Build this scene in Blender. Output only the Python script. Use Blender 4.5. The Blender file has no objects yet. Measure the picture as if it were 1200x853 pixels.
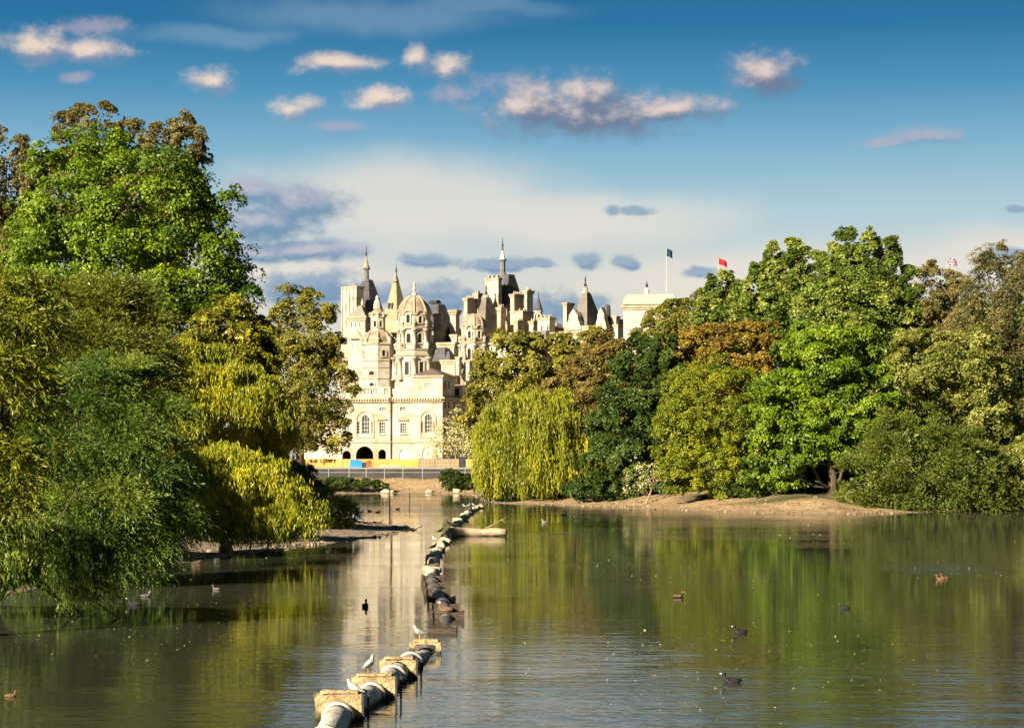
import bpy, math, random
import numpy as np
from mathutils import Vector, Matrix
from mathutils.geometry import tessellate_polygon

# ------------------------------------------------------------------ camera
SC = bpy.context.scene
COL = SC.collection
F = 2567.0          # focal length in photograph pixels (1200 wide)
H = 5.0             # eye height above the water
HY = 540.0          # horizon row
R = math.radians

cam_d = bpy.data.cameras.new('camera')
cam = bpy.data.objects.new('camera', cam_d)
COL.objects.link(cam)
cam.location = (0, 0, H)
cam.rotation_euler = (R(90), 0, 0)
cam_d.sensor_fit = 'HORIZONTAL'
cam_d.sensor_width = 36.0
cam_d.lens = 36.0 * F / 1200.0
cam_d.shift_y = (HY - 426.5) / 1200.0
cam_d.clip_start = 0.5
cam_d.clip_end = 12000
SC.camera = cam

# ------------------------------------------------------------------ exposure
SC.view_settings.view_transform = 'Standard'
SC.view_settings.look = 'None'
SC.view_settings.gamma = 1
SC.view_settings.use_curve_mapping = False
EXPO = 1.45
SC.view_settings.exposure = EXPO
SC.render.engine = 'CYCLES'
SC.cycles.max_bounces = 6
SC.cycles.diffuse_bounces = 3
SC.cycles.glossy_bounces = 3
SC.cycles.transmission_bounces = 3
SC.cycles.use_denoising = True

# ------------------------------------------------------------------ sun
SUN_AZ, SUN_EL = R(40), R(25)       # behind the camera, to the left; low evening sun
sun_d = bpy.data.lights.new('sun', 'SUN')
sun = bpy.data.objects.new('sun', sun_d)
COL.objects.link(sun)
sun_d.energy = 4.9
sun_d.angle = R(0.6)
sun_d.color = (1.0, 0.875, 0.67)
to_sun = Vector((-math.sin(SUN_AZ) * math.cos(SUN_EL), -math.cos(SUN_AZ) * math.cos(SUN_EL), math.sin(SUN_EL)))
sun.rotation_euler = to_sun.to_track_quat('Z', 'Y').to_euler()
sun.location = to_sun * 200


def lin(rgb):
    return tuple((c / 255 / 12.92) if c / 255 <= 0.04045 else ((c / 255 + 0.055) / 1.055) ** 2.4 for c in rgb)


# ------------------------------------------------------------------ sky (all in directions, so it stays put)
def build_world():
    w = bpy.data.worlds.new('World')
    SC.world = w
    w.use_nodes = True
    nt = w.node_tree
    N, L = nt.nodes, nt.links
    N.clear()
    out = N.new('ShaderNodeOutputWorld')
    bg = N.new('ShaderNodeBackground')
    STR = 0.1
    bg.inputs['Strength'].default_value = STR
    L.new(bg.outputs[0], out.inputs[0])
    k = 1.0 / STR / 2 ** EXPO

    def val(x):
        return x

    def math_n(op, a, b=None, c=None):
        n = N.new('ShaderNodeMath'); n.operation = op
        for i, v in enumerate((a, b, c)):
            if v is None: continue
            if isinstance(v, (int, float)): n.inputs[i].default_value = v
            else: L.new(v, n.inputs[i])
        return n.outputs[0]

    def vec_n(op, a, b=None, c=None):
        n = N.new('ShaderNodeVectorMath'); n.operation = op
        for i, v in enumerate((a, b, c)):
            if v is None: continue
            if isinstance(v, tuple): n.inputs[i].default_value = v
            else: L.new(v, n.inputs[i])
        return n.outputs['Value'] if op in ('LENGTH',) else n.outputs[0]

    def mix(f, a, b):
        n = N.new('ShaderNodeMix'); n.data_type = 'RGBA'
        for s, v in ((0, f), (6, a), (7, b)):
            if isinstance(v, (int, float)): n.inputs[s].default_value = v
            elif isinstance(v, tuple): n.inputs[s].default_value = (*v, 1)
            else: L.new(v, n.inputs[s])
        return n.outputs[2]

    def maprange(x, a, b, c=0.0, d=1.0, smooth=True):
        n = N.new('ShaderNodeMapRange')
        n.interpolation_type = 'SMOOTHSTEP' if smooth else 'LINEAR'
        L.new(x, n.inputs[0])
        for i, v in enumerate((a, b, c, d)): n.inputs[i + 1].default_value = v
        return n.outputs[0]

    def noise(v, scale, detail=4, rough=0.55, color=False):
        n = N.new('ShaderNodeTexNoise'); n.inputs['Scale'].default_value = scale
        n.inputs['Detail'].default_value = detail; n.inputs['Roughness'].default_value = rough
        L.new(v, n.inputs['Vector'])
        return n.outputs['Color' if color else 'Fac']

    tc = N.new('ShaderNodeTexCoord')
    sep = N.new('ShaderNodeSeparateXYZ'); L.new(tc.outputs['Generated'], sep.inputs[0])
    az = math_n('ARCTAN2', sep.outputs[0], sep.outputs[1])
    el = math_n('ARCSINE', sep.outputs[2])
    cmb = N.new('ShaderNodeCombineXYZ')
    L.new(math_n('MULTIPLY', az, F), cmb.inputs[0]); L.new(math_n('MULTIPLY', el, F), cmb.inputs[1])
    P = cmb.outputs[0]                       # units: 1/2567 of a radian

    # clear-sky gradient over elevation, blended with the physical sky
    sky = N.new('ShaderNodeTexSky'); sky.sky_type = 'NISHITA'; sky.sun_disc = False
    sky.sun_elevation = SUN_EL; sky.sun_rotation = R(180) + SUN_AZ
    stops = [(0, (226, 216, 190)), (150, (222, 216, 203)), (225, (208, 212, 208)), (290, (174, 202, 212)), (360, (128, 178, 204)),
             (430, (74, 144, 184)), (500, (30, 112, 160)), (590, (8, 88, 138)), (860, (60, 120, 152)), (1600, (24, 56, 84))]
    rp = N.new('ShaderNodeValToRGB')
    e = rp.color_ramp.elements
    for i, (p, c) in enumerate(stops):
        x = p / 1600
        if i < 2: s = e[i]; s.position = x
        else: s = e.new(x)
        s.color = (*lin(c), 1)
    L.new(math_n('MULTIPLY', el, F / 1600), rp.inputs[0])
    grad = vec_n('MULTIPLY', rp.outputs[0], (k, k, k))
    base = mix(0.98, sky.outputs[0], grad)
    # sky dimmed outside the view, to deepen the shade on walls and leaves
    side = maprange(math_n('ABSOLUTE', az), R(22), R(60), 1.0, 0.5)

    def cs(c):
        return tuple(x * k for x in lin(c))

    def place(lst):
        o = []
        for px, py, rx, ry in lst:
            a = math.atan((px - 600) / F); b = math.atan((HY - py) / F * math.cos(a))
            o.append((a * F, b * F, rx, ry))
        return o

    def chain(p, lst):
        D = None
        for cx, cy, rx, ry in lst:
            v = vec_n('MULTIPLY_ADD', p, (1 / rx, 1 / ry, 0), (-cx / rx, -cy / ry, 0))
            d = vec_n('LENGTH', v)
            if D is None: D = d
            else:
                n = N.new('ShaderNodeMath'); n.operation = 'SMOOTH_MIN'; n.inputs[2].default_value = 0.25
                L.new(D, n.inputs[0]); L.new(d, n.inputs[1]); D = n.outputs[0]
        return D

    nzs = noise(P, 0.009, 4, 0.5, True)
    Pb = vec_n('ADD', P, vec_n('MULTIPLY_ADD', nzs, (150, 46, 0), (-75, -23, 0)))

    # broad cream veil low in the sky and thin streaks high up
    veil = place([(470, 232, 210, 62), (640, 255, 240, 40), (330, 330, 170, 40), (1180, 300, 170, 40), (880, 330, 260, 40)])
    mv = maprange(chain(Pb, veil), 1.25, 0.35)
    base = mix(math_n('MULTIPLY', mv, 0.72), base, cs((236, 227, 214)))
    wisp = place([(430, 18, 190, 24), (250, 40, 110, 12), (560, 8, 110, 14)])
    mw_ = maprange(chain(Pb, wisp), 1.3, 0.3)
    base = mix(math_n('MULTIPLY', mw_, 0.36), base, cs((150, 180, 200)))

    def dens(p, lst, rag):
        n = N.new('ShaderNodeMapping'); n.inputs['Scale'].default_value = (1, 1.4, 1); L.new(p, n.inputs[0])
        f = noise(n.outputs[0], 0.030, 7, 0.63)
        wv = vec_n('MULTIPLY_ADD', noise(p, 0.016, 2, 0.5, True), (30, 14, 0), (-15, -7, 0))
        D = chain(vec_n('ADD', p, wv), lst)
        return math_n('ADD', math_n('SUBTRACT', 1.0, D), math_n('MULTIPLY', math_n('SUBTRACT', f, 0.5), rag))

    def layer(base, lst, hi, lo, soft, strength, dy, rag=2.2, lift=0.0):
        lst = place(lst)
        d0 = dens(P, lst, rag)
        d1 = dens(vec_n('ADD', P, (-dy * 0.8, dy, 0)), lst, rag)
        m = maprange(d0, -0.25, soft)
        sh = maprange(math_n('ADD', math_n('SUBTRACT', d0, d1), lift), -0.35, 0.75)
        col = mix(sh, cs(lo), cs(hi))
        return mix(math_n('MULTIPLY', m, strength), base, col)

    soft_ = [(112, 34, 46, 15), (535, 113, 34, 16), (404, 150, 36, 10), (610, 106, 50, 24), (90, 92, 20, 10), (1036, 168, 34, 9), (1085, 160, 48, 11)]
    base = layer(base, soft_, (186, 176, 190), (120, 146, 178), 0.9, 0.62, 12)
    high = [(45, 54, 40, 24), (105, 60, 50, 17), (250, 96, 32, 19), (395, 75, 58, 14), (490, 68, 18, 15),
            (518, 80, 34, 20), (446, 116, 44, 18), (347, 126, 28, 17)]
    base = layer(base, high, (244, 222, 202), (148, 152, 174), 0.95, 0.9, 12, 1.8)
    big = [(688, 114, 50, 28), (690, 136, 135, 30), (775, 128, 84, 20), (630, 126, 64, 28), (895, 88, 48, 28), (905, 98, 44, 16)]
    base = layer(base, big, (234, 214, 204), (112, 126, 152), 0.8, 0.94, 16, 1.5, lift=-0.2)
    low = [(296, 226, 40, 22), (345, 240, 64, 28), (305, 262, 66, 24), (365, 292, 72, 14), (300, 296, 50, 14)]
    base = layer(base, low, (188, 190, 202), (112, 148, 180), 0.55, 0.93, 12, 1.6, -.12)
    low2 = [(500, 305, 38, 10), (585, 311, 42, 9), (628, 310, 22, 7), (690, 305, 22, 10), (730, 306, 16, 9), (718, 247, 13, 7), (748, 247, 24, 6), (820, 321, 24, 6),
            (360, 338, 70, 24), (420, 345, 40, 18), (515, 352, 42, 24), (648, 362, 50, 22), (700, 352, 16, 10), (1195, 298, 34, 8), (1190, 245, 18, 5)]
    base = layer(base, low2, (150, 172, 194), (112, 148, 182), 0.55, 0.92, 10, 2.2, -.1)
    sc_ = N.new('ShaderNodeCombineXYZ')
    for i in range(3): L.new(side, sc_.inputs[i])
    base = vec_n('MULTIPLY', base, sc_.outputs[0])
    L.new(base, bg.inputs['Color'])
    w.cycles.sampling_method = 'MANUAL'
    w.cycles.sample_map_resolution = 256


build_world()


# ------------------------------------------------------------------ helpers
def W(px, py, Y):
    """world point seen at photograph pixel (px, py) when it stands Y metres ahead"""
    return Vector(((px - 600) / F * Y, Y, H + (HY - py) / F * Y))


def WX(px, Y):
    return (px - 600) / F * Y


def WZ(py, Y):
    return H + (HY - py) / F * Y


def on_water(px, py, z=0.0):
    Y = F * (H - z) / (py - HY)
    return Vector(((px - 600) / F * Y, Y, z))


def tag(o, label=None, cat=None, group=None, kind=None):
    if label: o['label'] = label
    if cat: o['category'] = cat
    if group: o['group'] = group
    if kind: o['kind'] = kind
    return o


def empty(name, loc, rz=0.0, label=None, cat=None, group=None):
    o = bpy.data.objects.new(name, None)
    COL.objects.link(o)
    o.location = loc
    o.rotation_euler = (0, 0, rz)
    o.empty_display_size = 0.2
    return tag(o, label, cat, group)


def copy_tree(o, parent=None):
    c = o.copy()
    COL.objects.link(c)
    if parent is not None: c.parent = parent
    for ch in o.children: copy_tree(ch, c)
    return c


class MB:
    """collects vertices and faces, then links them as one mesh object"""
    def __init__(self, M=None):
        self.v, self.f, self.M = [], [], M

    def add(self, vs, fs):
        b = len(self.v)
        if self.M is not None: vs = [self.M @ Vector(p) for p in vs]
        self.v += [tuple(p) for p in vs]
        self.f += [tuple(b + i for i in q) for q in fs]
        return self

    def box(self, x0, x1, y0, y1, z0, z1):
        return self.add([(x0, y0, z0), (x1, y0, z0), (x1, y1, z0), (x0, y1, z0), (x0, y0, z1), (x1, y0, z1), (x1, y1, z1), (x0, y1, z1)],
                        [(0, 3, 2, 1), (4, 5, 6, 7), (0, 1, 5, 4), (1, 2, 6, 5), (2, 3, 7, 6), (3, 0, 4, 7)])

    def frustum(self, a, b):
        """two rectangles (x0,x1,y0,y1,z)"""
        vs = []
        for x0, x1, y0, y1, z in (a, b):
            vs += [(x0, y0, z), (x1, y0, z), (x1, y1, z), (x0, y1, z)]
        return self.add(vs, [(0, 3, 2, 1), (4, 5, 6, 7), (0, 1, 5, 4), (1, 2, 6, 5), (2, 3, 7, 6), (3, 0, 4, 7)])

    def lathe(self, cx, cy, prof, n=8, rot=None, sq=1.0):
        """prof: (z, r) from bottom to top"""
        if rot is None: rot = math.pi / n
        vs, fs = [], []
        for z, r in prof:
            for i in range(n):
                a = rot + 2 * math.pi * i / n
                vs.append((cx + r * math.cos(a), cy + r * math.sin(a) * sq, z))
        for j in range(len(prof) - 1):
            for i in range(n):
                fs.append((j * n + i, j * n + (i + 1) % n, (j + 1) * n + (i + 1) % n, (j + 1) * n + i))
        fs.append(tuple(range(n))[::-1])
        fs.append(tuple((len(prof) - 1) * n + i for i in range(n)))
        return self.add(vs, fs)

    def extrude(self, poly, y0, y1):
        """poly: (x, z) outline, extruded along y"""
        n = len(poly)
        vs = [(x, y0, z) for x, z in poly] + [(x, y1, z) for x, z in poly]
        fs = [(i, (i + 1) % n, n + (i + 1) % n, n + i) for i in range(n)]
        tri = tessellate_polygon([[Vector((x, z, 0)) for x, z in poly]])
        fs += [tuple(t) for t in tri] + [tuple(n + i for i in t)[::-1] for t in tri]
        return self.add(vs, fs)

    def wall(self, outer, holes, depth, y=0.0):
        """flat wall in the x-z plane at y, with openings that have real reveals"""
        loops = [outer] + holes
        tri = tessellate_polygon([[Vector((x, z, 0)) for x, z in lp] for lp in loops])
        flat = [p for lp in loops for p in lp]
        self.add([(x, y, z) for x, z in flat], [tuple(t) for t in tri])
        for h in holes:
            n = len(h)
            self.add([(x, y, z) for x, z in h] + [(x, y + depth, z) for x, z in h], [(i, (i + 1) % n, n + (i + 1) % n, n + i) for i in range(n)])
        return self

    def tube(self, pts, rads, n=8):
        pts = [Vector(p) for p in pts]
        vs, fs = [], []
        ref = Vector((0.31, 0.17, 0.93)).normalized()
        for i, p in enumerate(pts):
            t = (pts[min(i + 1, len(pts) - 1)] - pts[max(i - 1, 0)]).normalized()
            a = t.cross(ref)
            if a.length < 1e-3: a = t.cross(Vector((1, 0, 0)))
            a.normalize(); b = t.cross(a)
            for k in range(n):
                q = 2 * math.pi * k / n
                vs.append(p + (a * math.cos(q) + b * math.sin(q)) * rads[i])
        m = len(pts)
        for j in range(m - 1):
            for k in range(n):
                fs.append((j * n + k, j * n + (k + 1) % n, (j + 1) * n + (k + 1) % n, (j + 1) * n + k))
        fs.append(tuple(range(n))[::-1]); fs.append(tuple((m - 1) * n + k for k in range(n)))
        return self.add(vs, fs)

    def build(self, name, mat, parent=None, smooth=False):
        me = bpy.data.meshes.new(name)
        me.from_pydata(self.v, [], self.f)
        if smooth: me.polygons.foreach_set('use_smooth', [True] * len(me.polygons))
        me.update()
        o = bpy.data.objects.new(name, me)
        COL.objects.link(o)
        if mat is not None: me.materials.append(mat)
        if parent is not None: o.parent = parent
        return o


# ------------------------------------------------------------------ materials
def new_mat(name):
    m = bpy.data.materials.new(name)
    m.use_nodes = True
    nt = m.node_tree
    return m, nt.nodes, nt.links, nt.nodes['Principled BSDF']


def ramp_node(N, stops):
    r = N.new('ShaderNodeValToRGB')
    e = r.color_ramp.elements
    for i, (p, c) in enumerate(stops):
        s = e[i] if i < 2 else e.new(p)
        s.position = p
        s.color = (*c, 1)
    return r


def surf(name, c0, c1, scale=1.0, rough=0.85, bump=0.0, bscale=None, stops=None, stretch=(1, 1, 1), coord='Object', spec=0.3, detail=6):
    """noise-mottled solid"""
    m, N, L, p = new_mat(name)
    tc = N.new('ShaderNodeTexCoord')
    mp = N.new('ShaderNodeMapping'); mp.inputs['Scale'].default_value = stretch
    L.new(tc.outputs[coord], mp.inputs[0])
    nz = N.new('ShaderNodeTexNoise'); nz.inputs['Scale'].default_value = scale; nz.inputs['Detail'].default_value = detail; nz.inputs['Roughness'].default_value = 0.65
    L.new(mp.outputs[0], nz.inputs['Vector'])
    r = ramp_node(N, stops or [(0.3, c0), (0.7, c1)])
    L.new(nz.outputs[0], r.inputs[0]); L.new(r.outputs[0], p.inputs['Base Color'])
    p.inputs['Roughness'].default_value = rough
    p.inputs['Specular IOR Level'].default_value = spec
    if bump:
        b = N.new('ShaderNodeBump'); b.inputs['Strength'].default_value = bump; b.inputs['Distance'].default_value = 0.1
        n2 = N.new('ShaderNodeTexNoise'); n2.inputs['Scale'].default_value = bscale or scale * 4; n2.inputs['Detail'].default_value = 5
        L.new(mp.outputs[0], n2.inputs['Vector']); L.new(n2.outputs[0], b.inputs['Height']); L.new(b.outputs[0], p.inputs['Normal'])
    return m


def leaf_mat(name, dark, mid, light, trans=0.3):
    m, N, L, p = new_mat(name)
    N.remove(p)
    out = N['Material Output']
    at = N.new('ShaderNodeAttribute'); at.attribute_name = 'tone'
    r = ramp_node(N, [(0.0, dark), (1.0, light), (0.5, mid)])
    L.new(at.outputs['Fac'], r.inputs[0])
    d = N.new('ShaderNodeBsdfDiffuse'); t = N.new('ShaderNodeBsdfTranslucent')
    g = N.new('ShaderNodeBsdfGlossy'); g.inputs['Roughness'].default_value = 0.45; g.inputs['Color'].default_value = (0.8, 0.8, 0.8, 1)
    L.new(r.outputs[0], d.inputs[0])
    hs = N.new('ShaderNodeHueSaturation'); hs.inputs['Value'].default_value = 1.2; hs.inputs['Hue'].default_value = 0.49
    L.new(r.outputs[0], hs.inputs['Color']); L.new(hs.outputs[0], t.inputs[0])
    mx = N.new('ShaderNodeMixShader'); mx.inputs[0].default_value = trans
    L.new(d.outputs[0], mx.inputs[1]); L.new(t.outputs[0], mx.inputs[2])
    m2 = N.new('ShaderNodeMixShader'); m2.inputs[0].default_value = 0.025
    L.new(mx.outputs[0], m2.inputs[1]); L.new(g.outputs[0], m2.inputs[2])
    L.new(m2.outputs[0], out.inputs[0])
    return m



def waterline(m, z0, z1, col):
    """dark wet growth below a ragged tide line, by the object's own height"""
    nt = m.node_tree; N, L = nt.nodes, nt.links; p = N['Principled BSDF']
    src = p.inputs['Base Color'].links[0].from_socket
    g = N.new('ShaderNodeNewGeometry'); sp = N.new('ShaderNodeSeparateXYZ'); L.new(g.outputs['Position'], sp.inputs[0])
    nz = N.new('ShaderNodeTexNoise'); nz.inputs['Scale'].default_value = 5; nz.inputs['Detail'].default_value = 6; L.new(g.outputs['Position'], nz.inputs['Vector'])
    a = N.new('ShaderNodeMath'); a.operation = 'MULTIPLY_ADD'; L.new(nz.outputs[0], a.inputs[0]); a.inputs[1].default_value = -.28; L.new(sp.outputs[2], a.inputs[2])
    r = N.new('ShaderNodeMapRange'); r.interpolation_type = 'SMOOTHSTEP'; L.new(a.outputs[0], r.inputs[0])
    for i, v in enumerate((z0 - .14, z1 - .14, 1.0, 0.0)): r.inputs[i + 1].default_value = v
    x = N.new('ShaderNodeMix'); x.data_type = 'RGBA'; L.new(r.outputs[0], x.inputs[0]); L.new(src, x.inputs[6]); x.inputs[7].default_value = (*col, 1)
    L.new(x.outputs[2], p.inputs['Base Color'])


M = {}
M['stone'] = surf('portland_stone', (0.40, 0.36, 0.28), (0.54, 0.50, 0.40), 0.35, 0.9, 0.15, 3.0, stops=[(0.3, (0.22, 0.18, 0.13)), (0.46, (0.40, 0.36, 0.29)), (0.66, (0.50, 0.46, 0.38))])
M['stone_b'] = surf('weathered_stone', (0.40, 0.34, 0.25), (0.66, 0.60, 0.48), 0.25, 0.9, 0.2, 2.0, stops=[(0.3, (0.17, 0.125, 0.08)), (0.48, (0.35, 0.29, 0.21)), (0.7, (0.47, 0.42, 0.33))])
M['trim'] = surf('cornice_stone', (0.26, 0.20, 0.13), (0.42, 0.36, 0.26), 0.5, 0.9, 0.1)
M['tan_dome'] = surf('tan_dome_stone', (0.22, 0.15, 0.09), (0.42, 0.34, 0.24), 0.45, 0.85, 0.3, 2.0, stops=[(0.3, (0.15, 0.11, 0.07)), (0.5, (0.29, 0.225, 0.155)), (0.7, (0.41, 0.36, 0.285))])
M['brick'] = surf('tan_brick', (0.36, 0.29, 0.21), (0.47, 0.40, 0.30), 0.4, 0.9)
M['slate'] = surf('dark_slate', (0.035, 0.035, 0.045), (0.09, 0.085, 0.09), 0.5, 0.6, 0.2, 3.0)
M['slate_b'] = surf('brown_slate', (0.10, 0.085, 0.075), (0.19, 0.16, 0.13), 0.4, 0.6, 0.2, 3.0)
M['slate_o'] = surf('olive_slate', (0.22, 0.19, 0.11), (0.32, 0.28, 0.18), 0.4, 0.7, 0.2, 3.0)
M['slate_g'] = surf('grey_slate', (0.16, 0.15, 0.13), (0.26, 0.24, 0.2), 0.5, 0.7, 0.2, 3.0)
M['lead'] = surf('lead_grey', (0.10, 0.10, 0.11), (0.2, 0.19, 0.18), 1.0, 0.5)
M['copper'] = surf('green_copper', (0.24, 0.40, 0.22), (0.36, 0.50, 0.30), 0.3, 0.7)
M['roof_b'] = surf('brown_roof', (0.10, 0.07, 0.06), (0.17, 0.12, 0.10), 0.6, 0.8)
M['frame'] = surf('white_window_frame', (0.6, 0.58, 0.52), (0.72, 0.7, 0.64), 2.0, 0.6)
M['iron'] = surf('dark_iron', (0.02, 0.02, 0.02), (0.05, 0.045, 0.04), 4.0, 0.6)
M['steel'] = surf('grey_steel', (0.22, 0.22, 0.22), (0.34, 0.33, 0.31), 3.0, 0.45)
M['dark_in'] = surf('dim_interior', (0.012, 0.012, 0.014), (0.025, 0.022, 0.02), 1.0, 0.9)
mg, N_, L_, p_ = new_mat('window_glass'); p_.inputs['Base Color'].default_value = (0.025, 0.028, 0.03, 1); p_.inputs['Roughness'].default_value = 0.4; p_.inputs['Specular IOR Level'].default_value = 0.15
M['glass'] = mg
M['yellow'] = surf('yellow_hoarding', (0.44, 0.27, 0.06), (0.52, 0.34, 0.10), 0.4, 0.7)
M['blue'] = surf('blue_tarp', (0.02, 0.17, 0.48), (0.04, 0.28, 0.62), 1.2, 0.5, 0.4, 3.0)
M['grey_wall'] = surf('grey_retaining_stone', (0.03, 0.029, 0.03), (0.075, 0.07, 0.065), 0.5, 0.9, 0.3, 3.0)
M['rust'] = surf('rusty_brown', (0.16, 0.06, 0.025), (0.30, 0.13, 0.05), 1.5, 0.8)
M['concrete'] = surf('mossy_concrete', (0.2, 0.15, 0.08), (0.5, 0.4, 0.22), 3.0, 0.95, 0.5, 14.0, stops=[(0.28, (0.13, 0.10, 0.05)), (0.45, (0.36, 0.27, 0.14)), (0.7, (0.54, 0.43, 0.26))])
M['pipe'] = surf('crusted_pipe', (0.2, 0.19, 0.17), (0.5, 0.47, 0.42), 2.2, 0.8, 0.4, 9.0, stops=[(0.3, (0.2, 0.17, 0.13)), (0.44, (0.46, 0.43, 0.37)), (0.7, (0.66, 0.63, 0.56))])
M['wet_pipe'] = surf('wet_crusted_pipe', (0.03, 0.028, 0.025), (0.2, 0.19, 0.17), 2.0, 0.6, 0.4, 8.0, stops=[(0.35, (0.03, 0.028, 0.024)), (0.55, (0.11, 0.10, 0.09)), (0.75, (0.3, 0.28, 0.25))])
waterline(M['concrete'], .04, .20, (.05, .045, .02)); waterline(M['pipe'], .02, .14, (.05, .045, .025))
M['pale_stone'] = surf('pale_crusted_stone', (0.3, 0.24, 0.15), (0.62, 0.54, 0.4), 1.5, 0.95, 0.5, 8.0)
M['wet_wood'] = surf('wet_dark_wood', (0.025, 0.018, 0.012), (0.10, 0.07, 0.045), 2.5, 0.6, 0.4, 10.0, stretch=(1, 6, 6))
M['wood'] = surf('weathered_wood', (0.28, 0.2, 0.12), (0.5, 0.4, 0.27), 1.5, 0.9, 0.4, 8.0, stretch=(1, 5, 5))
M['bark'] = surf('brown_bark', (0.05, 0.036, 0.022), (0.14, 0.10, 0.065), 2.5, 0.95, 0.6, 6.0, stretch=(1, 1, 0.25))
M['bark_l'] = surf('light_bark', (0.16, 0.12, 0.07), (0.34, 0.26, 0.16), 2.0, 0.95, 0.6, 6.0, stretch=(1, 1, 0.25))
M['render'] = surf('pale_render', (0.34, 0.32, 0.27), (0.45, 0.43, 0.38), 0.6, 0.9)
M['litter'] = surf('shore_stone', (0.10, 0.075, 0.05), (0.34, 0.27, 0.18), 0.35, 0.9)
M['white_f'] = surf('white_feather', (0.32, 0.31, 0.29), (0.46, 0.45, 0.42), 8.0, 0.9)
M['grey_f'] = surf('grey_feather', (0.22, 0.22, 0.23), (0.36, 0.35, 0.35), 10.0, 0.9)
M['black_f'] = surf('black_feather', (0.01, 0.01, 0.011), (0.025, 0.024, 0.026), 10.0, 0.7)
M['dusk_f'] = surf('dusky_feather', (0.07, 0.07, 0.07), (0.14, 0.13, 0.12), 10.0, 0.9)
M['brown_f'] = surf('brown_feather', (0.10, 0.055, 0.025), (0.22, 0.13, 0.07), 10.0, 0.9)
M['red_f'] = surf('chestnut_feather', (0.20, 0.04, 0.015), (0.32, 0.075, 0.03), 10.0, 0.8)
M['beak'] = surf('orange_beak', (0.6, 0.28, 0.04), (0.7, 0.36, 0.06), 5.0, 0.5)
M['bone'] = surf('white_bill', (0.7, 0.68, 0.62), (0.78, 0.75, 0.7), 5.0, 0.5)
M['pole_w'] = surf('white_pole', (0.46, 0.44, 0.38), (0.58, 0.56, 0.5), 3.0, 0.5)
M['flag_navy'] = surf('navy_flag', (0.006, 0.02, 0.045), (0.02, 0.05, 0.08), 2.0, 0.8)
M['flag_red'] = surf('red_flag', (0.45, 0.012, 0.015), (0.6, 0.02, 0.025), 2.0, 0.8)
M['flag_blue'] = surf('blue_flag', (0.01, 0.02, 0.16), (0.02, 0.035, 0.22), 2.0, 0.8)
M['flag_white'] = surf('white_flag', (0.7, 0.7, 0.7), (0.8, 0.8, 0.8), 2.0, 0.8)

# ------------------------------------------------------------------ terrain and lake
LAKE = [(-70, -80), (-34, 30), (-21, 66), (-18.6, 80), (-17.6, 95), (-16.6, 105), (-14.2, 117), (-11.6, 130), (-8.8, 142), (-6.9, 158), (-7.2, 166),
        (-10, 174), (-13.5, 184), (-18, 215), (-24, 270), (-29, 322), (-30, 336), (-18, 338), (-5, 336), (-5.5, 318), (-4.4, 290), (-2.2, 258),
        (3.5, 249), (9, 238), (15, 226), (21, 213), (27, 206), (33, 205), (42, 215), (54, 221), (75, 219), (110, 205), (150, 150), (170, -80)]


def lake_distance(x, y):
    """signed distance to the shore, negative over the lake"""
    P = np.array(LAKE, float)
    Q = np.roll(P, -1, 0)
    d2 = np.full(x.shape, 1e18); inside = np.zeros(x.shape, bool)
    for (ax, ay), (bx, by) in zip(P, Q):
        ex, ey = bx - ax, by - ay
        t = np.clip(((x - ax) * ex + (y - ay) * ey) / (ex * ex + ey * ey), 0, 1)
        d2 = np.minimum(d2, (x - ax - t * ex) ** 2 + (y - ay - t * ey) ** 2)
        c = ((ay > y) != (by > y)) & (x < (bx - ax) * (y - ay) / ((by - ay) if by != ay else 1e-9) + ax)
        inside ^= c
    d = np.sqrt(d2)
    return np.where(inside, -d, d)


def sstep(x, a, b):
    t = np.clip((x - a) / (b - a), 0, 1)
    return t * t * (3 - 2 * t)


def height(x, y):
    x = np.asarray(x, float); y = np.asarray(y, float)
    d = lake_distance(x, y)
    wob = 0.10 * np.sin(x * 0.9 + 1.3 * np.sin(y * 0.23)) + 0.08 * np.sin(y * 0.71 + x * 0.37)
    low = 1 - .6 * sstep(-x, -14, -4)
    land = 0.03 + 1.5 * low * sstep(d, 0.2, 14) + 2.3 * sstep(d, 12, 60) + wob * sstep(d, 0.5, 4)
    # far end: sandy slope up to the retaining wall, then the level parade ground
    far = 0.05 + 2.15 * sstep(d, 0.5, 10) + wob * sstep(d, .5, 4)
    m = sstep(y, 318, 334) * (x > -60) * (x < 8)
    land = land * (1 - m) + far * m
    land = np.where(y > 350.3, 3.9 + 0 * land, land)
    # low mud bar on the left
    bar = sstep(x, -22, -13) * sstep(y, 112, 120) * (1 - sstep(y, 186, 200)) * (x < 0)
    land = land * (1 - bar) + np.minimum(land, 0.04 + 0.20 * sstep(d, 0, 3)) * bar
    return np.where(d > 0, land, np.maximum(-1.2, d * 0.35))


def hz(x, y):
    return float(height(np.array([x]), np.array([y]))[0])


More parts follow.
